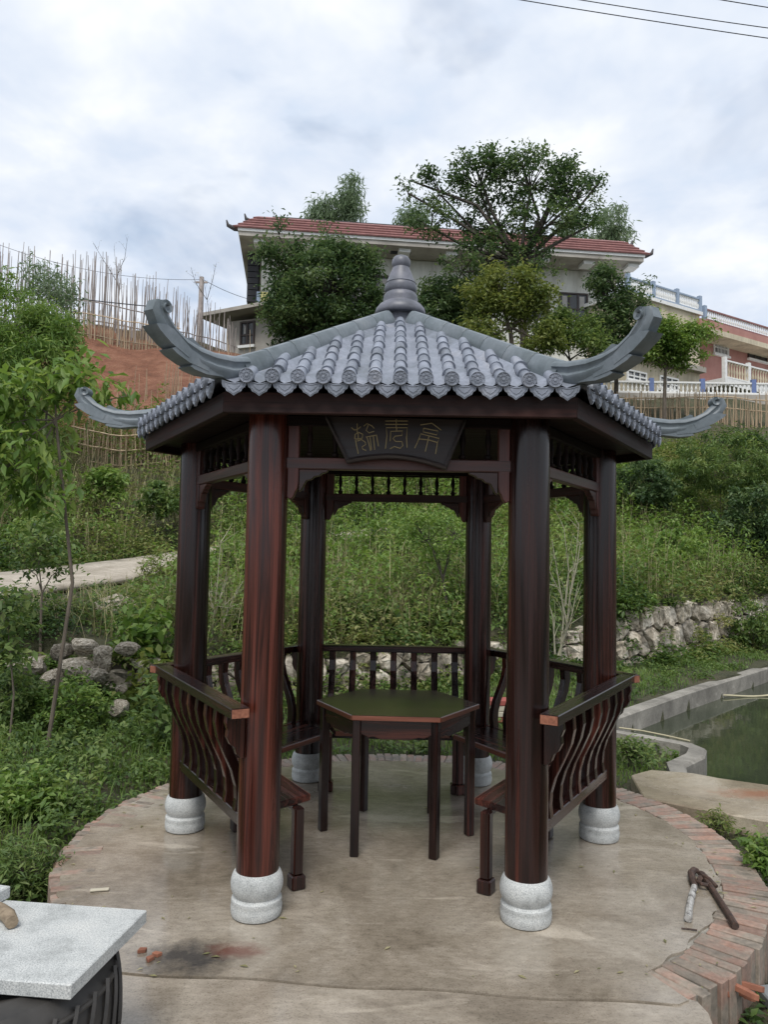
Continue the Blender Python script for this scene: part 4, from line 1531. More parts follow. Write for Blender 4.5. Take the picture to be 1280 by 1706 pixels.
def rubble(parent, s0, s1, H, dw, dh, mat):
    seeds = []
    nrow = max(2, int(round(float(np.mean([H(s0), H(s1)])) / dh)))
    ncol = int((s1 - s0) / dw)
    for r in range(-1, nrow + 1):
        for c in range(-1, ncol + 1):
            s = s0 + (c + .5 + (.5 if r % 2 else 0)) * dw + rng.uniform(-.36, .36) * dw
            h = float(H(min(max(s, s0), s1)))
            v = (r + .5) * h / nrow + rng.uniform(-.34, .34) * dh
            seeds.append((s, v))
    sd_ = np.array(seeds)
    for i, (s, v) in enumerate(seeds):
        h = float(H(min(max(s, s0), s1))) + 0.05 * math.sin(s * 5.1) + .03 * math.sin(s * 13)
        if not (s0 < s < s1) or not (0 < v < h + .02):
            continue
        poly = [(s - dw * 1.4, 0), (s + dw * 1.4, 0), (s + dw * 1.4, h), (s - dw * 1.4, h)]
        dist = np.hypot(sd_[:, 0] - s, sd_[:, 1] - v)
        for j in np.argsort(dist)[1:14]:
            q = sd_[j]
            a, b = q[0] - s, q[1] - v
            poly = clip(poly, a, b, (q[0] ** 2 + q[1] ** 2 - s * s - v * v) / 2)
            if len(poly) < 3:
                break
        if len(poly) < 3:
            continue
        # refine and jitter the outline
        ring = []
        cx, cy = np.mean([p[0] for p in poly]), np.mean([p[1] for p in poly])
        for k in range(len(poly)):
            p, q = poly[k], poly[(k + 1) % len(poly)]
            ring += [(p[0] * .93 + cx * .07, p[1] * .93 + cy * .07), ((p[0] + q[0]) / 2 + rng.normal(0, .008), (p[1] + q[1]) / 2 + rng.normal(0, .008))]
        g_ = 0.965
        dep = rng.uniform(.03, .11)
        m = len(ring)
        vs = []
        for f, d in ((g_, -.10), (g_ * .99, dep * .6), (g_ * .80, dep * 1.0)):
            for (a, b) in ring:
                dn = d + (rng.normal(0, .014) if d > 0 else 0)
                vs.append(wall_pt(cx + (a - cx) * f, cy + (b - cy) * f, dn))
        vs.append(wall_pt(cx + rng.normal(0, .02), cy + rng.normal(0, .02), dep * 1.05 + rng.normal(0, .02)))
        fs = []
        for t in range(2):
            for k in range(m):
                fs.append((t * m + k, t * m + (k + 1) % m, (t + 1) * m + (k + 1) % m, (t + 1) * m + k))
        for k in range(m):
            fs.append((2 * m + k, 2 * m + (k + 1) % m, 3 * m))
        o = np.mean(np.array(vs), 0)
        mb = MB().add([tuple(np.array(p) - o) for p in vs], fs)
        put('stone', mb.mesh('stone', mat), parent, tuple(o))


def wall_backing(parent, s0, s1, H):
    mb = MB()
    ss = np.linspace(s0, s1, 60)
    vs, fs = [], []
    for s in ss:
        h = float(H(s)) - .03
        vs += [wall_pt(s, -.2, -.02), wall_pt(s, h, -.02), wall_pt(s, h - .02, -.4), wall_pt(s, -.2, -.4)]
    for i in range(len(ss) - 1):
        for k in range(4):
            fs.append((i * 4 + k, i * 4 + (k + 1) % 4, (i + 1) * 4 + (k + 1) % 4, (i + 1) * 4 + k))
    fs += [(0, 1, 2, 3), tuple((len(ss) - 1) * 4 + k for k in range(4))]
    mb.add(vs, fs)
    mb.build('backing', MORTAR, parent)


HW = lambda s: float(wall_h(np.interp(s, WS, WP[:, 0]))) + .12
rw = tag(empty('stone_wall', tuple(wall_pt(6, 0, 0))), 'rubble stone retaining wall along the foot of the slope behind the pond', 'wall')
rwM = Matrix.Translation(-Vector(rw.location))


class _Sub:
    pass


before = set(bpy.data.objects)
rubble(rw, 0.2, WS[-1] - .2, HW, 0.285, 0.22, STONE)
wall_backing(rw, 0.05, WS[-1] - .05, HW)
for o in set(bpy.data.objects) - before:
    o.location = Vector(o.location) - Vector(rw.location)


# ------------------------------------------------------------------ loose boulders on the left
def rock_mesh(seed, sub=2):
    import bmesh
    r = np.random.default_rng(seed)
    bm = bmesh.new()
    bmesh.ops.create_icosphere(bm, subdivisions=sub, radius=1.0)
    planes = [(unit(r.normal(0, 1, 3)), r.uniform(.5, .85)) for _ in range(11)]
    for v in bm.verts:
        p = np.array(v.co)
        for n_, d in planes:
            k = p @ n_ - d
            if k > 0:
                p = p - n_ * k * .92
        p += r.normal(0, .03, 3)
        v.co = p
    me = bpy.data.meshes.new('boulder')
    bm.to_mesh(me)
    bm.free()
    me.materials.append(STONE)
    return me


RK = [rock_mesh(i) for i in range(6)]
boulders = [(50, 1108, 3.05, .20, .13, 'long low boulder with a pale top edge, leftmost of the rocks'), (103, 1086, 3.1, .10, .11, 'rounded brown boulder beside the sapling trunk'), (139, 1077, 3.15, .145, .10, 'broad flat-topped boulder on top of the heap'),
            (131, 1110, 3.0, .15, .11, 'wide boulder under the flat-topped one'), (173, 1093, 3.0, .10, .14, 'upright grey boulder in the middle of the rock heap'), (212, 1084, 3.0, .12, .09, 'whitish boulder at the right end of the rock heap'),
            (204, 1148, 2.6, .055, .06, 'small tan rock below the whitish boulder'), (199, 1180, 2.5, .10, .09, 'grey mossy rock low in the garden weeds'), (195, 1012, 5.2, .27, .17, 'big dark boulder on the terrace under the lane'), (228, 1020, 5.3, .17, .15, 'dark boulder right of the big terrace boulder'),
            (90, 1130, 2.95, .12, .11, 'half-buried boulder under the rounded brown one'), (160, 1130, 2.9, .12, .10, 'half-buried boulder under the upright grey one')]
for i, (px, py, Y, rx, rz, lab) in enumerate(boulders):
    p = at_y(px, py, Y)
    o = put('boulder', RK[i % 6], None, tuple(p))
    o.scale = (rx * 1.25, rx * 1.1, rz * 1.05)
    o.rotation_euler = (rng.normal(0, .15), rng.normal(0, .15), rng.uniform(0, 6))
    tag(o, lab, 'boulder', 'loose boulders in the garden')

# ------------------------------------------------------------------ bamboo stake fences
import bmesh as _bm


def stake_mesh(mat, seed):
    r = np.random.default_rng(seed)
    pts = [(r.normal(0, .35) * (.15 if i else 0), r.normal(0, .35) * (.15 if i else 0), i / 4) for i in range(5)]
    mb = MB()
    vs, fs = [], []
    n = 5
    for i, p in enumerate(pts):
        rad = 1.0 - .55 * i / 4
        for j in range(n):
            a = 2 * PI * j / n
            vs.append((p[0] * 6 + rad * math.cos(a), p[1] * 6 + rad * math.sin(a), p[2]))
    for i in range(4):
        for j in range(n):
            fs.append((i * n + j, i * n + (j + 1) % n, (i + 1) * n + (j + 1) % n, (i + 1) * n + j))
    fs.append(tuple(4 * n + j for j in range(n)))
    mb.add(vs, fs)
    return mb.mesh('stake', mat, True)


SK_T = [stake_mesh(STAKE, i) for i in range(4)]
SK_G = [stake_mesh(STAKE_GREY, i + 9) for i in range(4)]


def fence(name, label, n, base0, base1, hfun, rad, meshes, rails=(), lean=.04, group=None, rail_mat=STAKE, jit=.15):
    """stakes between two sighted base points; hfun(t) -> height"""
    root = tag(empty(name, tuple(base0)), label, 'fence', group)
    b0, b1 = np.array(base0), np.array(base1)
    for i in range(n):
        t = (i + rng.uniform(-.45, .45)) / n
        p = b0 + (b1 - b0) * t
        y = p[1] + rng.normal(0, jit)
        z = tz(p[0], y)[0] - .1
        z = z if abs(z - p[2]) < 1.5 else p[2]
        o = put('stake', meshes[int(rng.integers(4))], root)
        o.location = Vector((p[0], y, z)) - root.location
        h = hfun(t)
        o.scale = (rad * rng.uniform(.75, 1.25), rad * rng.uniform(.75, 1.25), h)
        o.rotation_euler = (rng.normal(0, lean), rng.normal(0, lean), rng.uniform(0, 6))
    for f in rails:
        pts = []
        for t in np.linspace(0, 1, 14):
            p = b0 + (b1 - b0) * t
            z = tz(p[0], p[1], False)[0]
            z = z if abs(z - p[2]) < 1.5 else p[2]
            pts.append(tuple(np.array([p[0], p[1] - rad, z + f * float(np.mean([hfun(t) for _ in range(40)]))]) - np.array(root.location)))
        MB().tube(pts, rad * 1.05, 5).build('rail', rail_mat, root, True)
    return root


def ground_hit(px, py, Y):
    q = at_y(px, py, Y)
    return np.array([q[0], q[1], tz(q[0], q[1])[0]])


def z_of(px, py, Y):
    return at_y(px, py, Y)[2]


b0, b1 = ground_hit(-60, 545, 20.6), ground_hit(262, 560, 21.0)
fence('stake_fence', 'tall grey bamboo pole fence standing against the sky above the red bank', 150, b0, b1, lambda t: (z_of(-60 + 322 * t, 402 + 52 * t, 20.8) - (b0 + (b1 - b0) * t)[2]) * rng.uniform(.72, 1.06), .021, SK_G, (.12, .40), .025, None, STAKE_GREY, .25)
b0, b1 = ground_hit(262, 555, 21.2), ground_hit(396, 585, 22.2)
fence('stake_fence', 'thinner grey stake fence running from the bank towards the small house', 70, b0, b1, lambda t: (z_of(262 + 134 * t, 468 + 45 * t, 21.6) - (b0 + (b1 - b0) * t)[2]) * rng.uniform(.6, 1.1), .018, SK_G, (.2,), .05, None, STAKE_GREY, .25)
b0, b1 = ground_hit(120, 552, 20.0), ground_hit(300, 568, 20.2)
fence('picket_fence', 'tan bamboo picket fence on the brink of the red bank', 64, b0, b1, lambda t: 1.05 * rng.uniform(.8, 1.15), .018, SK_T, (.1, .75), .03, None, STAKE, .04)
b0, b1 = ground_hit(118, 758, 15.0), ground_hit(330, 768, 15.4)
fence('woven_fence', 'low woven bamboo fence below the red bank behind the big-leaved sapling', 52, b0, b1, lambda t: 1.05 * rng.uniform(.85, 1.12), .019, SK_T, (.12, .5, .88), .03, None, STAKE, .03)
b0, b1 = ground_hit(140, 690, 16.2), ground_hit(425, 655, 17.2)
fence('stake_fence', 'rows of thin tan stakes leaning on the red bank behind the left horn', 135, b0, b1, lambda t: rng.uniform(.6, 2.0) * (.6 + .6 * t), .014, SK_T, (), .07, None, STAKE, .7)
b0, b1 = ground_hit(985, 706, 23.6), ground_hit(1330, 722, 23.6)
fence('stake_fence', 'dense tan stake fence above the right slope under the white balustrade', 150, b0, b1, lambda t: (z_of(985 + 345 * t, 652, 23.6) - (b0 + (b1 - b0) * t)[2]) * rng.uniform(.75, 1.06), .024, SK_T, (.45, .8), .03, None, STAKE, .2)


# ------------------------------------------------------------------ buildings
class Plane:
    """a vertical facade between two sighted points; (u, z) drawing on it, d metres out of the wall"""

    def __init__(self, p0, p1):
        self.o = np.array([p0[0], p0[1], 0.0])
        d = np.array([p1[0] - p0[0], p1[1] - p0[1], 0.0])
        self.len = np.linalg.norm(d)
        self.u = d / self.len
        self.n = np.array([self.u[1], -self.u[0], 0.0])     # towards the viewer

    def uz(self, px, py, d=0.0):
        r = sight(px, py)
        o = self.o + self.n * d
        t = ((o - CAM) @ self.n) / (r @ self.n)
        p = CAM + r * t
        return float((p - o) @ self.u), float(p[2])

    def pt(self, u, d, z):
        p = self.o + self.u * u + self.n * d
        return (p[0], p[1], z)

    def box(self, mb, u0, u1, z0, z1, d0, d1, mi=0):
        vs = [self.pt(u, d, z) for z in (z0, z1) for (u, d) in ((u0, d0), (u1, d0), (u1, d1), (u0, d1))]
        mb.add(vs, [(0, 1, 2, 3), (4, 5, 6, 7), (0, 1, 5, 4), (1, 2, 6, 5), (2, 3, 7, 6), (3, 0, 4, 7)], mi)
        return mb


def pbox(pl_, root, name, mat, *a):
    mb = MB()
    pl_.box(mb, *a)
    o = mb.build(name, mat)
    attach(o, root)
    return o


def attach(o, root):
    o.parent = root
    rl = Vector(root.location)
    if root.parent is not None:
        rl = rl + Vector(root.parent.location)
    o.location = Vector(o.location) - rl
    return o


def window(pl_, root, u0, u1, z0, z1, cols=3, mullion=FRAME, curtain=True, grille=False):
    f = pbox(pl_, root, 'window', GLASS, u0, u1, z0, z1, -.02, .015)
    t = .07
    def sub(name, mat, *a):
        o = MB()
        pl_.box(o, *a)
        o = o.build(name, mat)
        o.parent = f
        o.location = Vector(o.location) - Vector(f.location) - Vector(root.location)
        return o
    for (a, b, c, d) in ((u0 - t, u1 + t, z0 - t, z0), (u0 - t, u1 + t, z1, z1 + t), (u0 - t, u0, z0, z1), (u1, u1 + t, z0, z1)):
        sub('frame', mullion, a, b, c, d, .0, .07)
    w_ = (u1 - u0) / cols
    for i in range(1, cols):
        sub('mullion', mullion, u0 + i * w_ - .03, u0 + i * w_ + .03, z0, z1, .016, .055)
    zm = z0 + (z1 - z0) * .42
    sub('transom', mullion, u0, u1, zm - .03, zm + .03, .017, .052)
    if curtain:
        for i in range(cols):
            if i % 2 == 0 or rng.random() < .4:
                sub('curtain', CURTAIN, u0 + i * w_ + .09, u0 + (i + 1) * w_ - .09, zm + .06, z1 - .08, .014, .0165)
    if grille:
        for i in range(1, 9):
            uu = u0 + (u1 - u0) * i / 9
            sub('bar', WHITE, uu - .012, uu + .012, z0, z1, .08, .10)
    sub('sill', WHITE, u0 - .12, u1 + .12, z0 - .18, z0 - .075, 0, .14)


def main_house():
    E0, E1 = at_y(398, 388, 27.0), at_y(1073, 440, 29.3)
    ze = float((E0[2] + E1[2]) / 2)
    e = Plane(E0, E1)                       # eave line
    root = tag(empty('house', (E0[0], E0[1], zt)), 'long white house with a red tiled roof edge on the hill', 'house')
    L = e.len
    wl = Plane(np.array(e.pt(.9, -1.5, 0)), np.array(e.pt(L - 1.2, -1.5, 0)))   # facade 1.5 m behind the eave
    zb = zt - .5
    pbox(wl, root, 'wall', WALLW, 0, wl.len, zb, ze - .02, -9, 0)
    pbox(e, root, 'eave_slab', SOFFIT, 0, L, ze, ze + .18, -12, 0)
    pbox(e, root, 'eave_trim', WHITE, -.04, L + .04, ze + .182, ze + .30, -.5, .05)
    # dentils
    for i in range(9):
        u = .6 + (L - 1.2) * i / 8
        pbox(e, root, 'eave_block', WHITE, u, u + .5, ze - .16, ze - .003, -.9, -.25)
    # red roof in stepped courses with hipped ends
    roof = None
    nrow = 5
    for r in range(nrow):
        z0 = ze + .30 + r * .155
        d0 = .12 - r * .12
        ins = -.25 + r * .20
        mb = MB()
        for z, d, i2 in ((z0, d0, ins), (z0 + .05, d0 + .02, ins), (z0 + .16, d0 - .14, ins + .2), (z0, d0 - .3, ins + .2)):
            mb.v.append(e.pt(i2, d, z))
            mb.v.append(e.pt(L - i2, d, z))
        mb.f += [(0, 1, 3, 2), (2, 3, 5, 4), (4, 5, 7, 6), (0, 2, 4, 6), (1, 7, 5, 3), (0, 6, 7, 1)]
        mb.m += [0] * 6
        # side return course
        o = mb.build('roof_course', REDT)
        attach(o, root)
    zr = ze + .30 + nrow * .155
    pbox(e, root, 'roof_ridge', DARKT, 1.35, L - 3.2, zr - .03, zr + .16, -1.1, -.75)
    pbox(e, root, 'roof_deck', DARKT, 1.3, L - 1.3, ze + .3, zr - .06, -9, -.80)
    # upturned ridge tips
    for (u, sgn) in ((-.2, -1), (L + .2, 1)):
        for dz, du in ((.32, 0), (.9, -sgn * .7)):
            pts = [e.pt(u + du - sgn * .5, .1 - dz, ze + dz), e.pt(u + du, .1 - dz, ze + dz + .03), e.pt(u + du + sgn * .28, .1 - dz, ze + dz + .16), e.pt(u + du + sgn * .34, .1 - dz, ze + dz + .38)]
            o = MB().tube(pts, [.09, .10, .08, .03], 6).build('roof_tip', DARKT, None, True)
            attach(o, root)
    # soffit vent
    uu, zz = e.uz(672, 414)
    pbox(e, root, 'soffit_vent', BLACK, uu - .45, uu + .45, ze - .012, ze + .01, -.95, -.6)
    # windows
    for (x0, y0, x1, y1, cols) in ((934, 490, 977, 522, 3), (868, 488, 912, 522, 3), (628, 462, 668, 500, 2), (560, 470, 610, 510, 3), (745, 480, 800, 520, 3)):
        u0, z1 = wl.uz(x0, y0)
        u1, z0 = wl.uz(x1, y1)
        window(wl, root, u0, u1, z0 - .35, z1, cols)
    # dark louvred shaft on the left return and painted band
    u0, z1 = wl.uz(413, 408)
    u1, z0 = wl.uz(429, 500)
    for i in range(9):
        za, zb_ = z0 + (z1 - z0) * i / 9, z0 + (z1 - z0) * (i + 1) / 9 - .03
        pbox(wl, root, 'louvre', BLACK, u0, u1, za, zb_, -1.6 + .05 * (i % 2), -.25)
    for (x0, y0, x1, y1, mt, d) in ((428, 487, 433, 528, PALEBLUE, .10), (433, 487, 446, 526, PASTELY, .06), (446, 497, 452, 522, PASTELP, .05), (427, 528, 442, 533, WHITE, .12)):
        u0, z1 = wl.uz(x0, y0)
        u1, z0 = wl.uz(x1, y1)
        pbox(wl, root, 'painted_panel', mt, u0, u1, z0, z1, -.2, d)
    u0, z1 = wl.uz(427, 535)
    u1, _ = wl.uz(450, 535)
    pbox(wl, root, 'lower_storey_return', SOFFIT, u0, u1, z1 - 1.0, z1, -1, .1)
    return root


main_house()


def baluster_mesh(mat):
    return MB().lathe([(.06, 0), (.06, .08), (.035, .12), (.055, .3), (.07, .42), (.04, .62), (.035, .8), (.06, .86), (.06, 1.0)], 7).mesh('baluster', mat, True)


BAL_W = baluster_mesh(WHITE)
BAL_C = baluster_mesh(CREAM)
BAL_B = baluster_mesh(PALEBLUE)


def balustrade(pl_, root, u0, u1, z0, h, n, bal, railm, d=0.0, posts=0, postm=BLUE, width=1.0):
    pbox(pl_, root, 'rail', railm, u0, u1, z0 + h, z0 + h + .07, d - .07, d + .07)
    pbox(pl_, root, 'rail', railm, u0, u1, z0 - .08, z0, d - .10, d + .10)
    for i in range(n):
        u = u0 + (u1 - u0) * (i + .5) / n
        o = put('baluster', bal, root)
        o.location = Vector(pl_.pt(u, d, z0)) - Vector(root.location)
        o.scale = (width, width, h)
    for i in range(posts):
        u = u0 + (u1 - u0) * i / max(1, posts - 1)
        o = pbox(pl_, root, 'post', postm, u - .09, u + .09, z0 - .085, z0 + h + .2, d - .085, d + .085)


def right_house():
    A, B = at_y(1085, 495, 29.5), at_y(1290, 553, 34.8)
    pl_ = Plane(A, B)
    root = tag(empty('apartment_house', (A[0], A[1], zt)), 'cream and pink house with roof balustrade and balcony at the right', 'house')
    pl_.z = 0
    zroof = (pl_.uz(1085, 505)[1] + pl_.uz(1275, 556)[1]) / 2
    L = pl_.len + 4
    zb = zt - 2.5
    uS = pl_.uz(1166, 560)[0]
    # cream block (front), pink block set back
    pbox(pl_, root, 'wall', CREAM, -1.6, uS, zb, zroof, -7, 0)
    pbox(pl_, root, 'brick_wall', PINKB, uS, L, zb, zroof - .02, -8, -.85)
    pbox(pl_, root, 'roof_slab', CREAM, uS - .2, L, zroof - .8, zroof - .55, -.95, .25)
    pbox(pl_, root, 'roof_edge', PINKB, uS - .2, L + .1, zroof - .545, zroof - .2, -.95, .2)
    pbox(pl_, root, 'roof_trim', WHITE, -1.75, uS + .1, zroof + .005, zroof + .16, -7.1, .12)
    balustrade(pl_, root, -1.55, uS, zroof + .23, .5, 40, BAL_W, PALEBLUE, 0, 4, PALEBLUE, .75)
    balustrade(pl_, root, uS + .3, L, zroof - .1, .42, 60, BAL_W, REDT, .05, 2, PALEBLUE, .75)
    # balcony
    _, zc = pl_.uz(1230, 634, .85)
    uB = pl_.uz(1182, 610)[0]
    pbox(pl_, root, 'balcony_slab', WHITE, uB - .1, L, zc - .35, zc, -.95, .9)
    balustrade(pl_, root, uB, L, zc + .06, .72, 44, BAL_C, WHITE, .8, 6, WHITE, .8)
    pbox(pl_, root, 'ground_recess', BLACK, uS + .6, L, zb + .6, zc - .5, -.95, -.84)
    # windows on the recessed wall
    rp = Plane(np.array(pl_.pt(0, -.85, 0)), np.array(pl_.pt(10, -.85, 0)))
    for (x0, y0, x1, y1, g_) in ((1190, 566, 1212, 592, True), (1247, 574, 1276, 602, False)):
        u0, z1 = rp.uz(x0, y0)
        u1, z0 = rp.uz(x1, y1)
        window(rp, root, u0, u1, z0, z1, 3 if not g_ else 2, FRAME if not g_ else WHITE, True, g_)
    # ground floor openings of the cream block
    for (x0, y0, x1, y1) in ((1046, 618, 1075, 636), (1100, 628, 1128, 650)):
        u0, z1 = pl_.uz(x0, y0)
        u1, z0 = pl_.uz(x1, y1)
        window(pl_, root, u0, u1, z0, z1, 3, WHITE, True, False)
    _, z1 = pl_.uz(1100, 604)
    pbox(pl_, root, 'string_course', SOFFIT, -1.7, uS, z1 - .12, z1 + .12, -.1, .35)
    # white garden balustrade in front
    g0, g1 = at_y(1090, 655, 27.0), at_y(1300, 654, 27.0)
    gp = Plane(g0, g1)
    r2 = tag(empty('garden_balustrade', (g0[0], g0[1], zt)), 'white balustrade with blue posts above the dry stakes', 'balustrade')
    z0 = (g0[2] + g1[2]) / 2
    balustrade(gp, r2, -2.2, gp.len + 1, z0, .36, 48, BAL_W, WHITE, 0, 5, BLUE, .75)
    pbox(gp, r2, 'footing', SOFFIT, -2.3, gp.len + 1, z0 - 2, z0 - .085, -.2, .15)


right_house()


def small_house():
    A, B = at_y(378, 535, 25.5), at_y(470, 515, 24.6)
    pl_ = Plane(A, B)
    root = tag(empty('outbuilding', (A[0], A[1], A[2])), 'low plain outbuilding with a slanting roof left of the white house', 'building')
    _, zr = pl_.uz(400, 530)
    _, zb = pl_.uz(400, 600)
    pbox(pl_, root, 'wall', SOFFIT, 0, 4, zb - 1, zr - .1, -3, 0)
    mb = MB()
    vs = [pl_.pt(-.9, .7, zr + .12), pl_.pt(4, .7, zr + .4), pl_.pt(4, -3, zr + .6), pl_.pt(-.9, -3, zr + .3)]
    mb.add(vs + [(a, b, c - .14) for a, b, c in vs], [(0, 1, 2, 3), (4, 5, 6, 7), (0, 1, 5, 4), (1, 2, 6, 5), (2, 3, 7, 6), (3, 0, 4, 7)])
    attach(mb.build('roof', SOFFIT), root)
    u0, z1 = pl_.uz(404, 540)
    u1, z0 = pl_.uz(422, 572)
    window(pl_, root, u0, u1, z0, z1, 2)


small_house()

# utility pole and wires
p = at_y(333, 560, 24)
q = at_y(335, 462, 24)
pole = tag(empty('utility_pole', tuple(p)), 'concrete utility pole standing above the red bank', 'pole')
MB().tube([(0, 0, -1), (0, 0, q[2] - p[2])], [.12, .085], 10).build('shaft', STAKE_GREY, pole, True)
MB().box((0, 0, q[2] - p[2] - .2), (.45, .06, .06)).build('crossarm', STAKE_GREY, pole)


def wire(label, a, b, sag, r):
    a, b = np.array(a), np.array(b)
    pts = []
    for t in np.linspace(0, 1, 24):
        c = a + (b - a) * t
        c[2] -= sag * 4 * t * (1 - t)
        pts.append(tuple(c))
    tag(MB().tube(pts, r, 5).build('wire', WIRE, None, True), label, 'wire', 'overhead wires')


wire('overhead wire at the top right, lowest of the three', at_y(700, -28, 13), at_y(1420, 84, 13), .05, .011)
wire('overhead wire at the top right, middle of the three', at_y(820, -24, 13.5), at_y(1420, 66, 13.5), .05, .011)
wire('overhead wire at the top right corner, topmost of the three', at_y(1050, -26, 14), at_y(1420, 34, 14), .03, .012)
wire('dark wire running in front of the tall grey poles', at_y(-80, 470, 19.5), at_y(262, 512, 19.5), .05, .018)
wire('thin wire from the pole to the white house', at_y(335, 464, 24), at_y(428, 502, 26), .1, .010)
wire('thin wire rising left from the pole above the stake fence', at_y(335, 466, 24), at_y(-60, 385, 22), .5, .008)

# red-brown post above the wall
p = at_y(1185, 968, 13.0)
post = tag(empty('gate_post', tuple(p)), 'red-brown post standing in the bushes above the stone wall', 'post')
MB().box((0, 0, .26), (.21, .2, .62)).build('shaft', POSTB, post, bevel=.01)
MB().box((0, -.105, .38), (.14, .012, .10)).build('plate', RUST, post, bevel=.003)


# ------------------------------------------------------------------ vegetation
def ball(n, c, r, shell=.35):
    d = unit(rng.normal(0, 1, (n, 3)))
    k = rng.uniform(shell, 1, n) ** .6
    return np.array(c) + d * k[:, None] * np.array(r)


def tree(name, label, cat, base, fork, ells, leafm, nleaf, lsize, clump, tr, bark=BARK, group=None, aspect=.45, droop=.2, flat=.66, nclump=40, twigs=True, tintv=.28, ctint=.22):
    base, fork = np.array(base, float), np.array(fork, float)
    root = tag(empty(name, tuple(base)), label, cat, group)
    mb = MB()
    mid = base + (fork - base) * .5 + rng.normal(0, .03, 3) * np.linalg.norm(fork - base)
    mb.tube([tuple(base - np.array([0, 0, .1]) - base), tuple(mid - base), tuple(fork - base)], [tr, tr * .8, tr * .62], 7)
    P, T = [], []
    tot = sum(e_[1][0] * e_[1][1] * e_[1][2] for e_ in ells) ** 1.0
    for c, r in ells:
        c, r = np.array(c, float), np.array(r, float)
        nc = max(3, int(nclump * (r[0] * r[1] * r[2]) / tot))
        nl = int(nleaf * (r[0] * r[1] * r[2]) / tot)
        lo = c - np.array([0, 0, r[2] * .35])
        m = fork + (lo - fork) * .5 + rng.normal(0, .06, 3) * np.linalg.norm(lo - fork) + np.array([0, 0, .05])
        mb.tube([tuple(fork - base), tuple(m - base), tuple(lo - base)], [tr * .5, tr * .33, tr * .2], 5)
        cc = ball(nc, c, r)
        for q in cc:
            if twigs:
                st = lo + (q - lo) * .1
                md = (st + q) / 2 + rng.normal(0, .05, 3) * np.linalg.norm(q - st)
                mb.tube([tuple(st - base), tuple(md - base), tuple(q - base)], [tr * .16, tr * .1, tr * .04], 3, False)
        ci = rng.integers(0, nc, nl)
        ct = rng.normal(0, ctint, nc)
        off = rng.normal(0, clump, (nl, 3)) * np.array([1, 1, .75])
        P.append(cc[ci] + off - base)
        T.append(.45 + ct[ci] + rng.normal(0, tintv * .6, nl) + off[:, 2] / clump * .04)
    P, T = np.concatenate(P), np.clip(np.concatenate(T), 0, 1)
    L = lsize * rng.uniform(.6, 1.3, len(P))
    put('trunk', mb.mesh('trunk', bark, True), root)
    soup('crown', leaf_pieces(P, L, aspect, droop, None, flat), LEAF_F, leafm, T, root)
    return root


def E3(px, py, Y, rpx, rpy, ry=None):
    c = at_y(px, py, Y)
    k = (Y - CAM[1]) / FPX
    return (c, (rpx * k, (ry if ry else (rpx + rpy) / 2 * k), rpy * k))


# trees in front of the white house
tree('round_tree', 'dense dark round tree in front of the white house, left of the roof finial', 'tree', ground_hit(540, 620, 23.5), at_y(540, 560, 23.5),
     [E3(535, 480, 23.5, 92, 80), E3(475, 440, 23.3, 42, 50), E3(590, 440, 23.6, 48, 42), E3(465, 385, 23.6, 14, 26), E3(548, 392, 23.6, 18, 24), E3(520, 545, 23.2, 85, 40), E3(612, 425, 23.4, 18, 24), E3(480, 520, 23, 50, 45), E3(600, 510, 23.2, 40, 50)],
     L_DARK, 26000, .17, .22, .16, BARK_DARK, nclump=170, tintv=.4)
tt_ = ground_hit(860, 640, 21.5)
tree('tall_tree', 'tall airy tree with forked dark limbs rising above the red roof', 'tree', tt_, at_y(868, 440, 21.5),
     [E3(885, 300, 21.5, 70, 45), E3(800, 300, 21.8, 60, 48), E3(735, 315, 21.6, 50, 32), E3(960, 320, 21.3, 55, 40), E3(985, 365, 21.4, 35, 32), E3(905, 365, 21, 60, 35), E3(830, 370, 22, 60, 40), E3(680, 318, 21.6, 32, 12), E3(720, 370, 21.5, 50, 30), E3(790, 262, 21.6, 26, 26), E3(870, 268, 21.6, 44, 26),
      E3(810, 425, 21.5, 55, 40), E3(930, 300, 21.4, 38, 36), E3(770, 440, 21, 40, 40), E3(890, 430, 21, 50, 35), E3(690, 300, 21.6, 14, 10), E3(940, 270, 21.6, 26, 12), E3(1000, 300, 21.5, 18, 10)],
     L_DARK, 15000, .155, .17, .17, BARK_DARK, nclump=230, tintv=.45, droop=0.0)
tree('bushy_tree', 'yellow-green bushy tree with a pale trunk under the tall tree', 'tree', ground_hit(856, 640, 19.5), at_y(850, 545, 19.5),
     [E3(845, 490, 19.5, 58, 42), E3(800, 500, 19.5, 34, 32), E3(885, 510, 19.4, 42, 40), E3(830, 462, 19.6, 28, 18), E3(800, 560, 19, 45, 30), E3(900, 560, 19, 40, 30)], L_YELLOW, 12000, .15, .18, .11, BARK, nclump=90, tintv=.45)
tree('bushy_tree', 'dark bushy tree directly right of the roof finial', 'tree', ground_hit(745, 640, 22.3), at_y(745, 570, 22.3),
     [E3(745, 500, 22.3, 50, 42), E3(720, 530, 22, 34, 40), E3(780, 530, 22, 40, 42), E3(705, 490, 22.2, 16, 26)], L_DARK, 9000, .155, .18, .1, BARK_DARK, nclump=80, tintv=.45)
tree('bushy_tree', 'dark upright tree between the white house and the cream house', 'tree', ground_hit(1025, 650, 24), at_y(1025, 580, 24),
     [E3(1010, 490, 24, 34, 45), E3(1045, 520, 24, 38, 40), E3(1005, 550, 23.5, 40, 40), E3(1075, 480, 24, 12, 14), E3(1012, 445, 24, 12, 18), E3(1050, 570, 23.4, 40, 30)], L_DARK, 10000, .155, .17, .1, BARK_DARK, nclump=90, tintv=.45)
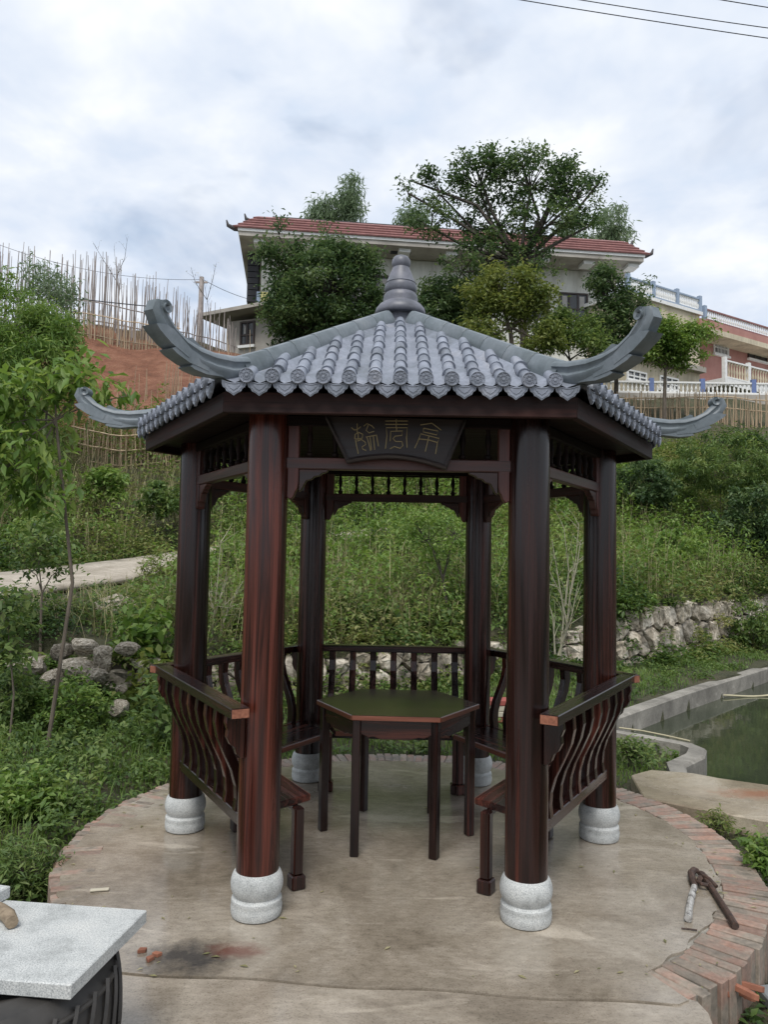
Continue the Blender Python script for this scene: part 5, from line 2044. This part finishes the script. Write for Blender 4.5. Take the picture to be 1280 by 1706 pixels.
tree('small_tree', 'small round-topped tree with a bare trunk in front of the cream house', 'tree', ground_hit(1107, 672, 23), at_y(1109, 615, 23),
     [E3(1115, 568, 23, 50, 36), E3(1085, 585, 23, 28, 28), E3(1150, 575, 23, 34, 30), E3(1180, 548, 23, 18, 16), E3(1095, 545, 23, 30, 22), E3(1145, 610, 23, 16, 14)], L_LIGHT, 9000, .15, .17, .085, BARK, nclump=80, tintv=.4)
tree('bush', 'olive green bush filling the gap left of the dark upright tree', 'bush', ground_hit(950, 640, 22), at_y(950, 600, 22), [E3(945, 550, 22, 50, 32), E3(985, 570, 21.5, 34, 26), E3(915, 560, 22, 30, 28)], L_MID, 7000, .14, .17, .07, BARK_DARK, nclump=60, tintv=.45)
for (px, py, rx, ry, lab) in ((585, 322, 16, 38, 'tall feathery bamboo plume behind the white house, left of the finial'), (542, 350, 24, 18, 'short leaning bamboo plume beside the tall one'), (690, 360, 26, 22, 'pale bamboo plume at the left fringe of the tall tree'),
                              (1022, 372, 22, 32, 'pale bamboo plume at the right fringe of the tall tree'), (955, 385, 32, 26, 'pale bamboo plume showing through the tall tree')):
    Y = 36
    c = at_y(px, py, Y)
    b_ = at_y(px + 4, py + 160, Y)
    tree('bamboo_plume', lab, 'bamboo', (b_[0], b_[1], b_[2]), at_y(px + 2, py + ry, Y), [E3(px, py, Y, rx, ry), E3(px - rx * .4, py + ry * .6, Y, rx * .8, ry * .6), E3(px + rx * .3, py + ry * .9, Y, rx, ry * .5)],
         L_BAMBOO, 1900, .34, .26, .06, BARK_PALE, 'bamboo plumes behind the house', aspect=.2, droop=.75, flat=.3, nclump=36)

# left side: feathery bank shrubs, big-leaved sapling
tree('bamboo_thicket', 'dense feathery green thicket at the left edge under the grey poles', 'thicket', ground_hit(40, 740, 12.5), at_y(45, 640, 12.5),
     [E3(30, 545, 12.5, 70, 62), E3(100, 540, 12.7, 48, 52), E3(60, 610, 12.2, 80, 50), E3(15, 490, 12.8, 34, 34), E3(115, 590, 12.5, 30, 40), E3(-20, 600, 12.4, 50, 80)], L_LIGHT, 18000, .14, .14, .05, BARK_DARK, aspect=.22, droop=.5, flat=.35, nclump=170, tintv=.45)
tree('bamboo_thicket', 'thin pale feathery shrub rising above the dense thicket', 'thicket', ground_hit(75, 700, 14), at_y(85, 540, 14), [E3(85, 475, 14, 42, 28), E3(60, 455, 14, 22, 18), E3(110, 500, 14, 26, 24)], L_BAMBOO, 2200, .13, .15, .03, BARK_DARK, aspect=.22, droop=.5, flat=.35, nclump=40)
sb_ = np.array([-2.81, 1.76, -.06])
tree('sapling', 'tall thin sapling with large drooping leaves at the left edge', 'sapling', sb_, at_y(93, 700, 1.8),
     [E3(85, 640, 1.75, 45, 40), E3(130, 620, 1.85, 36, 34), E3(165, 655, 1.9, 40, 22), E3(215, 655, 1.9, 36, 12), E3(35, 660, 1.7, 45, 45), E3(20, 760, 1.6, 50, 60), E3(60, 800, 1.7, 44, 50), E3(-10, 690, 1.6, 40, 60), E3(90, 745, 1.9, 30, 30)],
     L_LIGHT, 1500, .115, .085, .018, BARK, aspect=.42, droop=.6, flat=.75, nclump=170, tintv=.4)
tree('sapling', 'short forked sapling with a grey stem beside the boulders', 'sapling', ground_hit(70, 1068, 3.7), at_y(70, 988, 3.75), [E3(70, 900, 3.8, 36, 50), E3(40, 930, 3.8, 26, 36), E3(100, 940, 3.8, 24, 34)], L_MID, 800, .075, .09, .018, BARK, nclump=40, tintv=.45, aspect=.5)
for (px, py, Y, px2, py2, lab) in ((18, 1160, 1.9, 15, 1010, 'thin leafy weed stalk at the far left of the garden'), (265, 1250, 2.1, 262, 1160, 'young broad-leaved plant beside the left column')):
    tree('weed_plant', lab, 'plant', ground_hit(px, py, Y), at_y(px2, py2 + 60, Y), [E3(px2, py2 + 20, Y, 34, 60), E3(px2 + 10, py2 + 60, Y, 30, 40)], L_MID, 420, .085, .06, .010, BARK, nclump=30, aspect=.5, tintv=.4)


# broad-leaved shrubs by the wall
def shrub(label, px, py, Y, rpx, rpy, leafm, n_, ls, aspect=.6, name='shrub', droop=.35, nclump=40):
    c, r = E3(px, py, Y, rpx, rpy)
    g_ = np.array([c[0], c[1], tz(c[0], c[1])[0]])
    if g_[2] > c[2] - .05:
        g_[2] = c[2] - r[2]
    return tree(name, label, 'shrub', g_, g_ + (c - g_) * .35, [(c, r), (c + np.array([r[0] * .5, 0, -r[2] * .2]), r * np.array([.6, .6, .7]) if isinstance(r, np.ndarray) else tuple(np.array(r) * .65)), (c - np.array([r[0] * .5, 0, r[2] * .3]), tuple(np.array(r) * .65))], leafm, n_, ls, ls * .7, .018, BARK_DARK, aspect=aspect, droop=droop, nclump=nclump, tintv=.45)


shrub('broad glossy-leaved shrub behind the back bench, left half', 600, 1025, 5.2, 66, 52, L_MID, 1500, .10)
shrub('broad glossy-leaved shrub behind the back bench, right half', 735, 1040, 5.5, 45, 45, L_MID, 1000, .10)
shrub('leafy shrub between the two back shrubs, low by the wall top', 670, 1062, 4.7, 40, 24, L_MID, 420, .08)
shrub('large-leaved plant draping over the rocks left of the pavilion', 238, 1055, 3.4, 36, 50, L_LIGHT, 420, .115)
shrub('large-leaved plant hanging beside the left bench rail', 250, 1130, 2.8, 26, 40, L_YELLOW, 220, .11)
shrub('round bright green creeper bush on the right slope', 1125, 925, 10.5, 58, 62, L_LIGHT, 5200, .085, .6, 'shrub', .4, 90)
shrub('dark leafy bush at the upper left of the right slope', 1070, 805, 13.5, 48, 48, L_DARK, 4200, .11, .5, 'shrub', .3, 70)
shrub('dark overhanging bush at the right edge above the wall', 1255, 870, 12.5, 62, 66, L_DARK, 6500, .11, .5, 'shrub', .3, 100)
shrub('feathery green tree crown on the right slope', 1200, 775, 15, 90, 55, L_MID, 9000, .115, .3, 'shrub', .4, 130)
shrub('bright green bush below the woven fence', 180, 808, 11.8, 34, 30, L_LIGHT, 1600, .12, .5)
shrub('dark green bush under the left eave', 290, 825, 11.5, 60, 34, L_MID, 3600, .10, .5, 'shrub', .3, 60)
shrub('bright feathery bush low beside the left floor edge', 45, 1330, .5, 60, 52, L_LIGHT, 1500, .055, .5, 'shrub', .2, 80)
shrub('green weed clump right of the brick edging, beside the walkway', 1292, 1420, -.35, 42, 30, L_LIGHT, 700, .05, .45, 'shrub', .1, 50)
shrub('small grass-like weed clump where walkway meets the bricks', 1196, 1368, .42, 20, 13, L_YELLOW, 300, .05, .2, 'shrub', 0, 30)
shrub('low green clump on the bank between bench and pond', 1050, 1245, 1.9, 30, 18, L_MID, 500, .05, .4, 'shrub', 0, 30)
shrub('fluffy fern-like weed clump behind the granite slab', 45, 1440, -.5, 60, 45, L_MID, 1800, .05, .22, 'shrub', .1, 90)
shrub('light green bush beside the lane at far left', 60, 880, 8.2, 44, 30, L_LIGHT, 1500, .08, .5)
shrub('low green bush at the right end of the stone wall', 1255, 1040, 9.2, 42, 36, L_MID, 1800, .08, .5)
shrub('grassy bush hiding the lane left of the left column', 268, 945, 6.6, 36, 30, L_YELLOW, 1100, .07, .25, 'shrub', -.3, 50)
shrub('bushy green shrub between the left columns, in front of the lane', 385, 940, 7.2, 34, 40, L_MID, 1500, .075, .45, 'shrub', .2, 50)
shrub('tall yellow-green shrub hiding the lane behind the back left column', 470, 930, 7.6, 44, 46, L_YELLOW, 2200, .075, .4, 'shrub', .2, 70)
shrub('light green shrub standing right of the visible end of the lane', 655, 905, 9.2, 60, 44, L_LIGHT, 3000, .08, .4, 'shrub', .2, 90)
shrub('dark leafy shrub over the wall top behind the left columns', 420, 1040, 4.6, 60, 34, L_MID, 1500, .075, .5, 'shrub', .3, 60)
shrub('straggling shrub over the wall top behind the right columns', 880, 1030, 5.9, 44, 34, L_MID, 1300, .075, .45, 'shrub', .3, 50)
shrub('creeping green shrub spilling over the stone wall near the right column', 1060, 1005, 7.4, 36, 26, L_LIGHT, 900, .07, .45, 'shrub', .4, 40)
shrub('weedy bush among the rocks at the far left', 25, 1150, 2.3, 44, 56, L_MID, 1500, .06, .45, 'shrub', .1, 60)
shrub('weedy bush in front of the rock heap', 120, 1165, 2.3, 60, 40, L_LIGHT, 1700, .055, .45, 'shrub', .1, 70)
tree('young_tree', 'young light green tree with thin trunk behind the back bench', 'tree', ground_hit(748, 1070, 5.9), at_y(738, 965, 5.9),
     [E3(715, 890, 5.9, 56, 40), E3(760, 880, 6.0, 40, 36), E3(690, 860, 5.9, 42, 24), E3(750, 925, 5.9, 30, 20)], L_LIGHT, 2300, .055, .075, .026, BARK_DARK, nclump=90, tintv=.4, droop=.1)


def bare_bush(label, stems, mat, leafm, nl, name='bare_shrub', ls=.05):
    """stems: list of sighted polylines with depth"""
    p0 = np.array(at_y(*stems[0][0]))
    root = tag(empty(name, tuple(p0)), label, 'shrub')
    mb = MB()
    tips = []
    for st in stems:
        pts = [at_y(*q) - p0 for q in st]
        n_ = len(pts)
        mb.tube([tuple(q) for q in pts], list(np.linspace(.013, .004, n_)), 5)
        for i in range(1, n_):
            for k in range(3):
                a = pts[i - 1] + (pts[i] - pts[i - 1]) * rng.random()
                d = unit(pts[i] - pts[i - 1]) + rng.normal(0, .45, 3)
                l = rng.uniform(.15, .4)
                e_ = a + unit(d) * l
                mb.tube([tuple(a), tuple((a + e_) / 2 + rng.normal(0, .01, 3)), tuple(e_)], [.005, .0035, .0015], 3, False)
                tips.append(e_)
                tips.append((a + e_) / 2)
    put('stems', mb.mesh('stems', mat, True), root)
    T = np.array(tips)
    P = T[rng.integers(0, len(T), nl)] + rng.normal(0, .05, (nl, 3))
    soup('leaves', leaf_pieces(P, ls * rng.uniform(.6, 1.3, nl), .4, .2), LEAF_F, leafm, np.clip(rng.normal(.5, .25, nl), 0, 1), root)


bare_bush('bare pale-stemmed shrub between the two left columns', [[(351, 1078, 4.3), (356, 1030, 4.3), (362, 975, 4.3), (368, 900, 4.3)], [(360, 1088, 4.2), (373, 1035, 4.2), (385, 1005, 4.2), (405, 968, 4.2)], [(361, 1088, 4.3), (372, 1040, 4.3), (376, 1000, 4.3)], [(356, 1030, 4.3), (366, 1000, 4.3), (380, 960, 4.3)], [(356, 1015, 4.3), (347, 985, 4.3), (343, 960, 4.3)]], BARK_PALE, L_LIGHT, 160)
bare_bush('many-stemmed twiggy shrub between the two right columns', [[(932, 1092, 5.0), (945, 1040, 5.0), (950, 990, 5.0), (960, 930, 5.0), (965, 870, 5.0)], [(934, 1092, 5.0), (940, 1020, 5.0), (930, 960, 5.0), (920, 900, 5.0)], [(930, 1092, 5.0), (952, 1030, 5.1), (964, 970, 5.1)], [(945, 1040, 5.0), (935, 990, 5.0), (915, 950, 5.0)], [(942, 1010, 5), (948, 950, 5), (940, 880, 5)], [(925, 1090, 5), (922, 1030, 5), (908, 980, 5)], [(950, 990, 5), (962, 940, 5), (968, 900, 5)]], BARK_PALE, L_MID, 260, 'bare_shrub', .045)
bare_bush('leafless dry sapling against the sky beside the utility pole', [[(350, 540, 23), (345, 500, 23), (340, 470, 23)], [(345, 500, 23), (325, 470, 23), (318, 445, 23)], [(345, 500, 23), (355, 465, 23), (360, 440, 23)]], BARK_DARK, L_DRY, 40, 'bare_shrub', .06)
bare_bush('leafless dry sapling rising above the tall grey poles', [[(200, 520, 22), (195, 460, 22), (190, 415, 22)], [(195, 470, 22), (170, 430, 22), (155, 405, 22)], [(195, 460, 22), (208, 430, 22), (212, 400, 22)]], BARK_DARK, L_DRY, 40, 'bare_shrub', .06)


# ------------------------------------------------------------------ undergrowth, grass and weeds (uncountable)
def frustum_pts(n, d0, d1, margin=1.0, power=1.0):
    d = d0 + (d1 - d0) * rng.random(n) ** power
    lat = rng.uniform(-.53, .53, n) * d + rng.normal(0, margin * .2, n)
    x = CAM[0] + lat + d * math.sin(YAW)
    y = CAM[1] + d
    return x, y


def road_mask(x, y, m=.0):
    return in_poly(x, y, ROADP)


SOILP = np.array([at_y(120, 690, 16.6)[:2], at_y(420, 680, 16.6)[:2], at_y(520, 600, 22)[:2], at_y(120, 545, 21)[:2]])


def undergrowth():
    x, y = frustum_pts(3600, 8.5, 29, 1, .9)
    s = (y - wall_line(x)) * .75
    WF = np.array([at_y(90, 800, 11.6)[:2], at_y(360, 800, 11.6)[:2], at_y(360, 760, 15.6)[:2], at_y(90, 760, 15.6)[:2]])
    ok = (s > .3) & ~((x > 4) & (y > 21.0)) & ~((x < -3) & (y > 18.8)) & ~(in_poly(x, y, WF) & (rng.random(len(x)) < .9)) & ~road_mask(x, y) & ~in_poly(x, y, SOILP) & (y < 24.5)
    # keep the lane free: nothing tall directly in front of it
    dmin = np.sqrt(((x[:, None] - ROADS[None, ::3, 0]) ** 2 + (y[:, None] - ROADS[None, ::3, 1]) ** 2).min(1))
    ok &= dmin > .45
    x, y, dmin = x[ok], y[ok], dmin[ok]
    nb = len(x)
    cx = rng.uniform(-4.6, 9.5, 230)              # creepers along the wall: some over the top, some at its foot
    foot = rng.random(230) < .4
    cy = wall_line(cx) + np.where(foot, -.22, rng.uniform(.08, .35, 230))
    x, y, dmin = np.concatenate([x, cx]), np.concatenate([y, cy]), np.concatenate([dmin, np.full(230, 9.)])
    z = tz(x, y)
    P, T, L = [], [], []
    for i in range(len(x)):
        d = y[i] - CAM[1]
        hs = .5 if (dmin[i] < 2.2 and x[i] < -2.9 and y[i] < 10) else (1.45 if rng.random() < .16 else 1.0)
        hs = min(hs, .8) if y[i] > 17 else hs
        R = rng.uniform(.35, .85) * (0.6 + d / 30) * hs
        Hh = R * rng.uniform(.6, 1.1)
        if i >= nb:
            R, Hh = R * .38, Hh * .42
        n = int(rng.uniform(110, 200))
        u = unit(rng.normal(0, 1, (n, 3)))
        u[:, 2] = np.abs(u[:, 2])
        k = rng.uniform(.72, 1.08, n)
        p = np.stack([x[i] + u[:, 0] * R * k, y[i] + u[:, 1] * R * k, z[i] - .05 + u[:, 2] * Hh * k], 1)
        P.append(p)
        L.append(rng.uniform(.6, 1.3, n) * (0.036 + .0032 * d) * rng.uniform(.75, 1.25))
        # tint drifts over the slope: darker to the right edge clumps, lighter/yellower elsewhere
        T.append(np.clip(rng.normal(.44 + .20 * math.sin(x[i] * .7 + y[i] * .45) + rng.normal(0, .20), .14, n), 0, 1))
    P, T, L = np.concatenate(P), np.concatenate(T), np.concatenate(L)
    tag(soup('undergrowth', leaf_pieces(P, L, .5, .1, None, .82, .4), LEAF_F, L_HILL, T), 'mixed green undergrowth covering the hillside', 'undergrowth', kind='stuff')


undergrowth()


def scatter_ok(x, y, wallm=.25):
    d = np.hypot(x - PLC[0], y - PLC[1])
    ok = (d > PLR + .02) & ~in_poly(x, y, offset_poly(POND if True else POND, 0.0)) & ~road_mask(x, y)
    walk = np.array([(1.6, .8), (1.75, 1.40), (2.0, 1.6), (2.30, 1.5), (2.8, 1.3), (7, -.9), (6.6, -1.75), (2.36, .33), (1.95, .6)])
    ok &= ~in_poly(x, y, walk)
    ok &= ~((y < -1.6) & (x < 1.2))
    # off the pond rim
    for dx, dy in ((.22, 0), (-.22, 0), (0, .22), (0, -.22), (.16, .16), (-.16, .16), (.16, -.16), (-.16, -.16)):
        ok &= ~in_poly(x + dx, y + dy, POND)
    return ok


def grass():
    # short grass and weeds around the floor, wall foot and pond bank
    n = 200000
    x = rng.uniform(-6.5, 9, n)
    y = rng.uniform(-2.4, 10.5, n)
    d = y - CAM[1]
    ok = scatter_ok(x, y) & (np.abs(x - CAM[0]) < .56 * d + .4) & (y - wall_line(x) < .0)
    patch = np.sin(x * 2.3 + 1.1) * np.cos(y * 1.9 + .4) + .5 * np.sin(x * 5.1 - y * 3.7)
    ok &= rng.random(n) < (.75 + .35 * patch)
    x, y, patch = x[ok], y[ok], patch[ok]
    P = np.stack([x, y, tz(x, y) - .01], 1)
    left = x < -1.2
    near = np.clip((np.hypot(x - PLC[0], y - PLC[1]) - PLR) / .5, .35, 1)
    H = np.where(left, rng.uniform(.05, .24, len(x)), rng.uniform(.03, .13, len(x))) * near
    T = np.clip(.48 + .22 * patch + rng.normal(0, .25, len(x)), 0, 1)
    tag(soup('grass', blade_pieces(P, H, rng.uniform(.005, .011, len(x)), .5), BLADE_F, L_LIGHT, T), 'short grass around the pavilion floor and pond', 'grass', kind='stuff')
    # low leafy weeds
    n = 9000
    x = rng.uniform(-6.5, 8, n)
    y = rng.uniform(-2.4, 10, n)
    d = y - CAM[1]
    ok = scatter_ok(x, y) & (np.abs(x - CAM[0]) < .56 * d + .3) & (y - wall_line(x) < -.1)
    ok &= (x < -1.0) | (rng.random(n) < .4)
    x, y = x[ok], y[ok]
    z = tz(x, y)
    P, L, T = [], [], []
    for i in range(len(x)):
        k = int(rng.uniform(18, 46))
        dd = math.hypot(x[i] - PLC[0], y[i] - PLC[1]) - PLR
        hh = rng.uniform(.06, .30) * min(1, .35 + dd / .9) * (1.0 if x[i] < -1 else .45)
        rr = rng.uniform(.05, .14)
        t = rng.random(k)
        P.append(np.stack([x[i] + rng.normal(0, rr, k) * (1 - .5 * t), y[i] + rng.normal(0, rr, k) * (1 - .5 * t), z[i] + .01 + hh * t], 1))
        L.append(rng.uniform(.03, .06, k) * rng.uniform(.8, 1.4))
        T.append(np.clip(rng.normal(.42 + rng.normal(0, .2), .15, k), 0, 1))
    P, L, T = np.concatenate(P), np.concatenate(L), np.concatenate(T)
    tag(soup('weeds', leaf_pieces(P, L, .5, .05, None, .8), LEAF_F, L_MID, T), 'low leafy weeds filling the garden left of the pavilion', 'weeds', kind='stuff')
    # terrace between wall top and lane, and above the wall on the right: taller dry grass
    n = 26000
    x, y = frustum_pts(n, 8, 20, 1, 1.1)
    s = y - wall_line(x)
    ok = (s > .12) & ~road_mask(x, y)
    pat = np.sin(x * .9 + 2) + np.cos(y * .8 - x * .5)
    ok &= rng.random(n) < np.clip(.45 + .4 * pat, .06, 1)
    x, y = x[ok], y[ok]
    dmin = np.sqrt(((x[:, None] - ROADS[None, ::3, 0]) ** 2 + (y[:, None] - ROADS[None, ::3, 1]) ** 2).min(1))
    P = np.stack([x, y, tz(x, y)], 1)
    H = rng.uniform(.25, .95, len(x)) * np.clip(dmin / 2.0, .18, 1) * (0.6 + (y + 4.5) / 28)
    W = .004 + .0008 * (y + 4.5)
    tag(soup('dry_grass', blade_pieces(P, H, W * rng.uniform(.4, 1.1, len(x)), .75), BLADE_F, L_DRY, np.clip(rng.normal(.45, .25, len(x)), 0, 1)), 'dry yellowish grass on the slope', 'grass', kind='stuff')


grass()


def litter():
    # fallen leaves and grit on the floor
    n = 150
    a = rng.uniform(0, 2 * PI, n)
    r = PLR * np.sqrt(rng.random(n)) * .99
    r = np.where(rng.random(n) < .6, PLR * rng.uniform(.8, .99, n), r)
    x, y = PLC[0] + r * np.cos(a), PLC[1] + r * np.sin(a)
    ok = y > -1.6
    P = np.stack([x[ok], y[ok], np.full(ok.sum(), .004)], 1)
    V = leaf_pieces(P, rng.uniform(.012, .045, len(P)), .35, .02, None, .97, .05)
    V[:, :, 2] = np.clip(V[:, :, 2], .003, .02)
    tag(soup('leaf_litter', V, LEAF_F, L_DRY, rng.random(len(P))), 'dry leaf litter and bits scattered on the floor', 'litter', kind='stuff')


litter()


def tall_weeds():
    # upright leafy stalks tangled through the slope
    x, y = frustum_pts(1500, 8.3, 22, 1, .9)
    s = y - wall_line(x)
    dmin = np.sqrt(((x[:, None] - ROADS[None, ::3, 0]) ** 2 + (y[:, None] - ROADS[None, ::3, 1]) ** 2).min(1))
    WF = np.array([at_y(90, 820, 10.6)[:2], at_y(360, 820, 10.6)[:2], at_y(360, 760, 15.6)[:2], at_y(90, 760, 15.6)[:2]])
    ok = (s > .3) & (dmin > .5) & ~in_poly(x, y, WF) & ~in_poly(x, y, SOILP) & ~((x < -2.9) & (dmin < 2.0) & (y < 9.5)) & (y < 17.5)
    x, y = x[ok], y[ok]
    z = tz(x, y)
    P, L, T, SV = [], [], [], []
    for i in range(len(x)):
        h = rng.uniform(.5, 1.35) * (.75 + y[i] / 40)
        lean = rng.normal(0, .22, 2) * h
        k = int(rng.uniform(30, 70))
        t = rng.uniform(.25, 1, k)
        c = np.stack([x[i] + lean[0] * t ** 1.5, y[i] + lean[1] * t ** 1.5, z[i] + h * t], 1)
        w_ = .16 * h * (1.15 - t)[:, None] + .03
        P.append(c + rng.normal(0, 1, (k, 3)) * w_ * np.array([1, 1, .4]))
        L.append(rng.uniform(.05, .10, k) * (.7 + (y[i] + 4.5) / 26))
        T.append(np.clip(rng.normal(rng.uniform(.25, .85), .12, k), 0, 1))
        SV.append((x[i], y[i], z[i], h))
    P, L, T = np.concatenate(P), np.concatenate(L), np.concatenate(T)
    tag(soup('tall_weeds', leaf_pieces(P, L, .38, .15, None, .8), LEAF_F, L_LIGHT, T), 'tall tangled leafy weeds growing up the hillside', 'weeds', kind='stuff')
    SV = np.array(SV)
    n = len(SV) * 2
    j = rng.integers(0, len(SV), n)
    B = SV[j, :3] + rng.normal(0, .06, (n, 3)) * np.array([1, 1, 0])
    tag(soup('dead_stalks', blade_pieces(B, SV[j, 3] * rng.uniform(.8, 1.35, n), np.full(n, .012), .22), BLADE_F, L_DRY, np.clip(rng.normal(.6, .3, n), 0, 1)), 'dry pale stalks standing among the hillside weeds', 'weeds', kind='stuff')


tall_weeds()
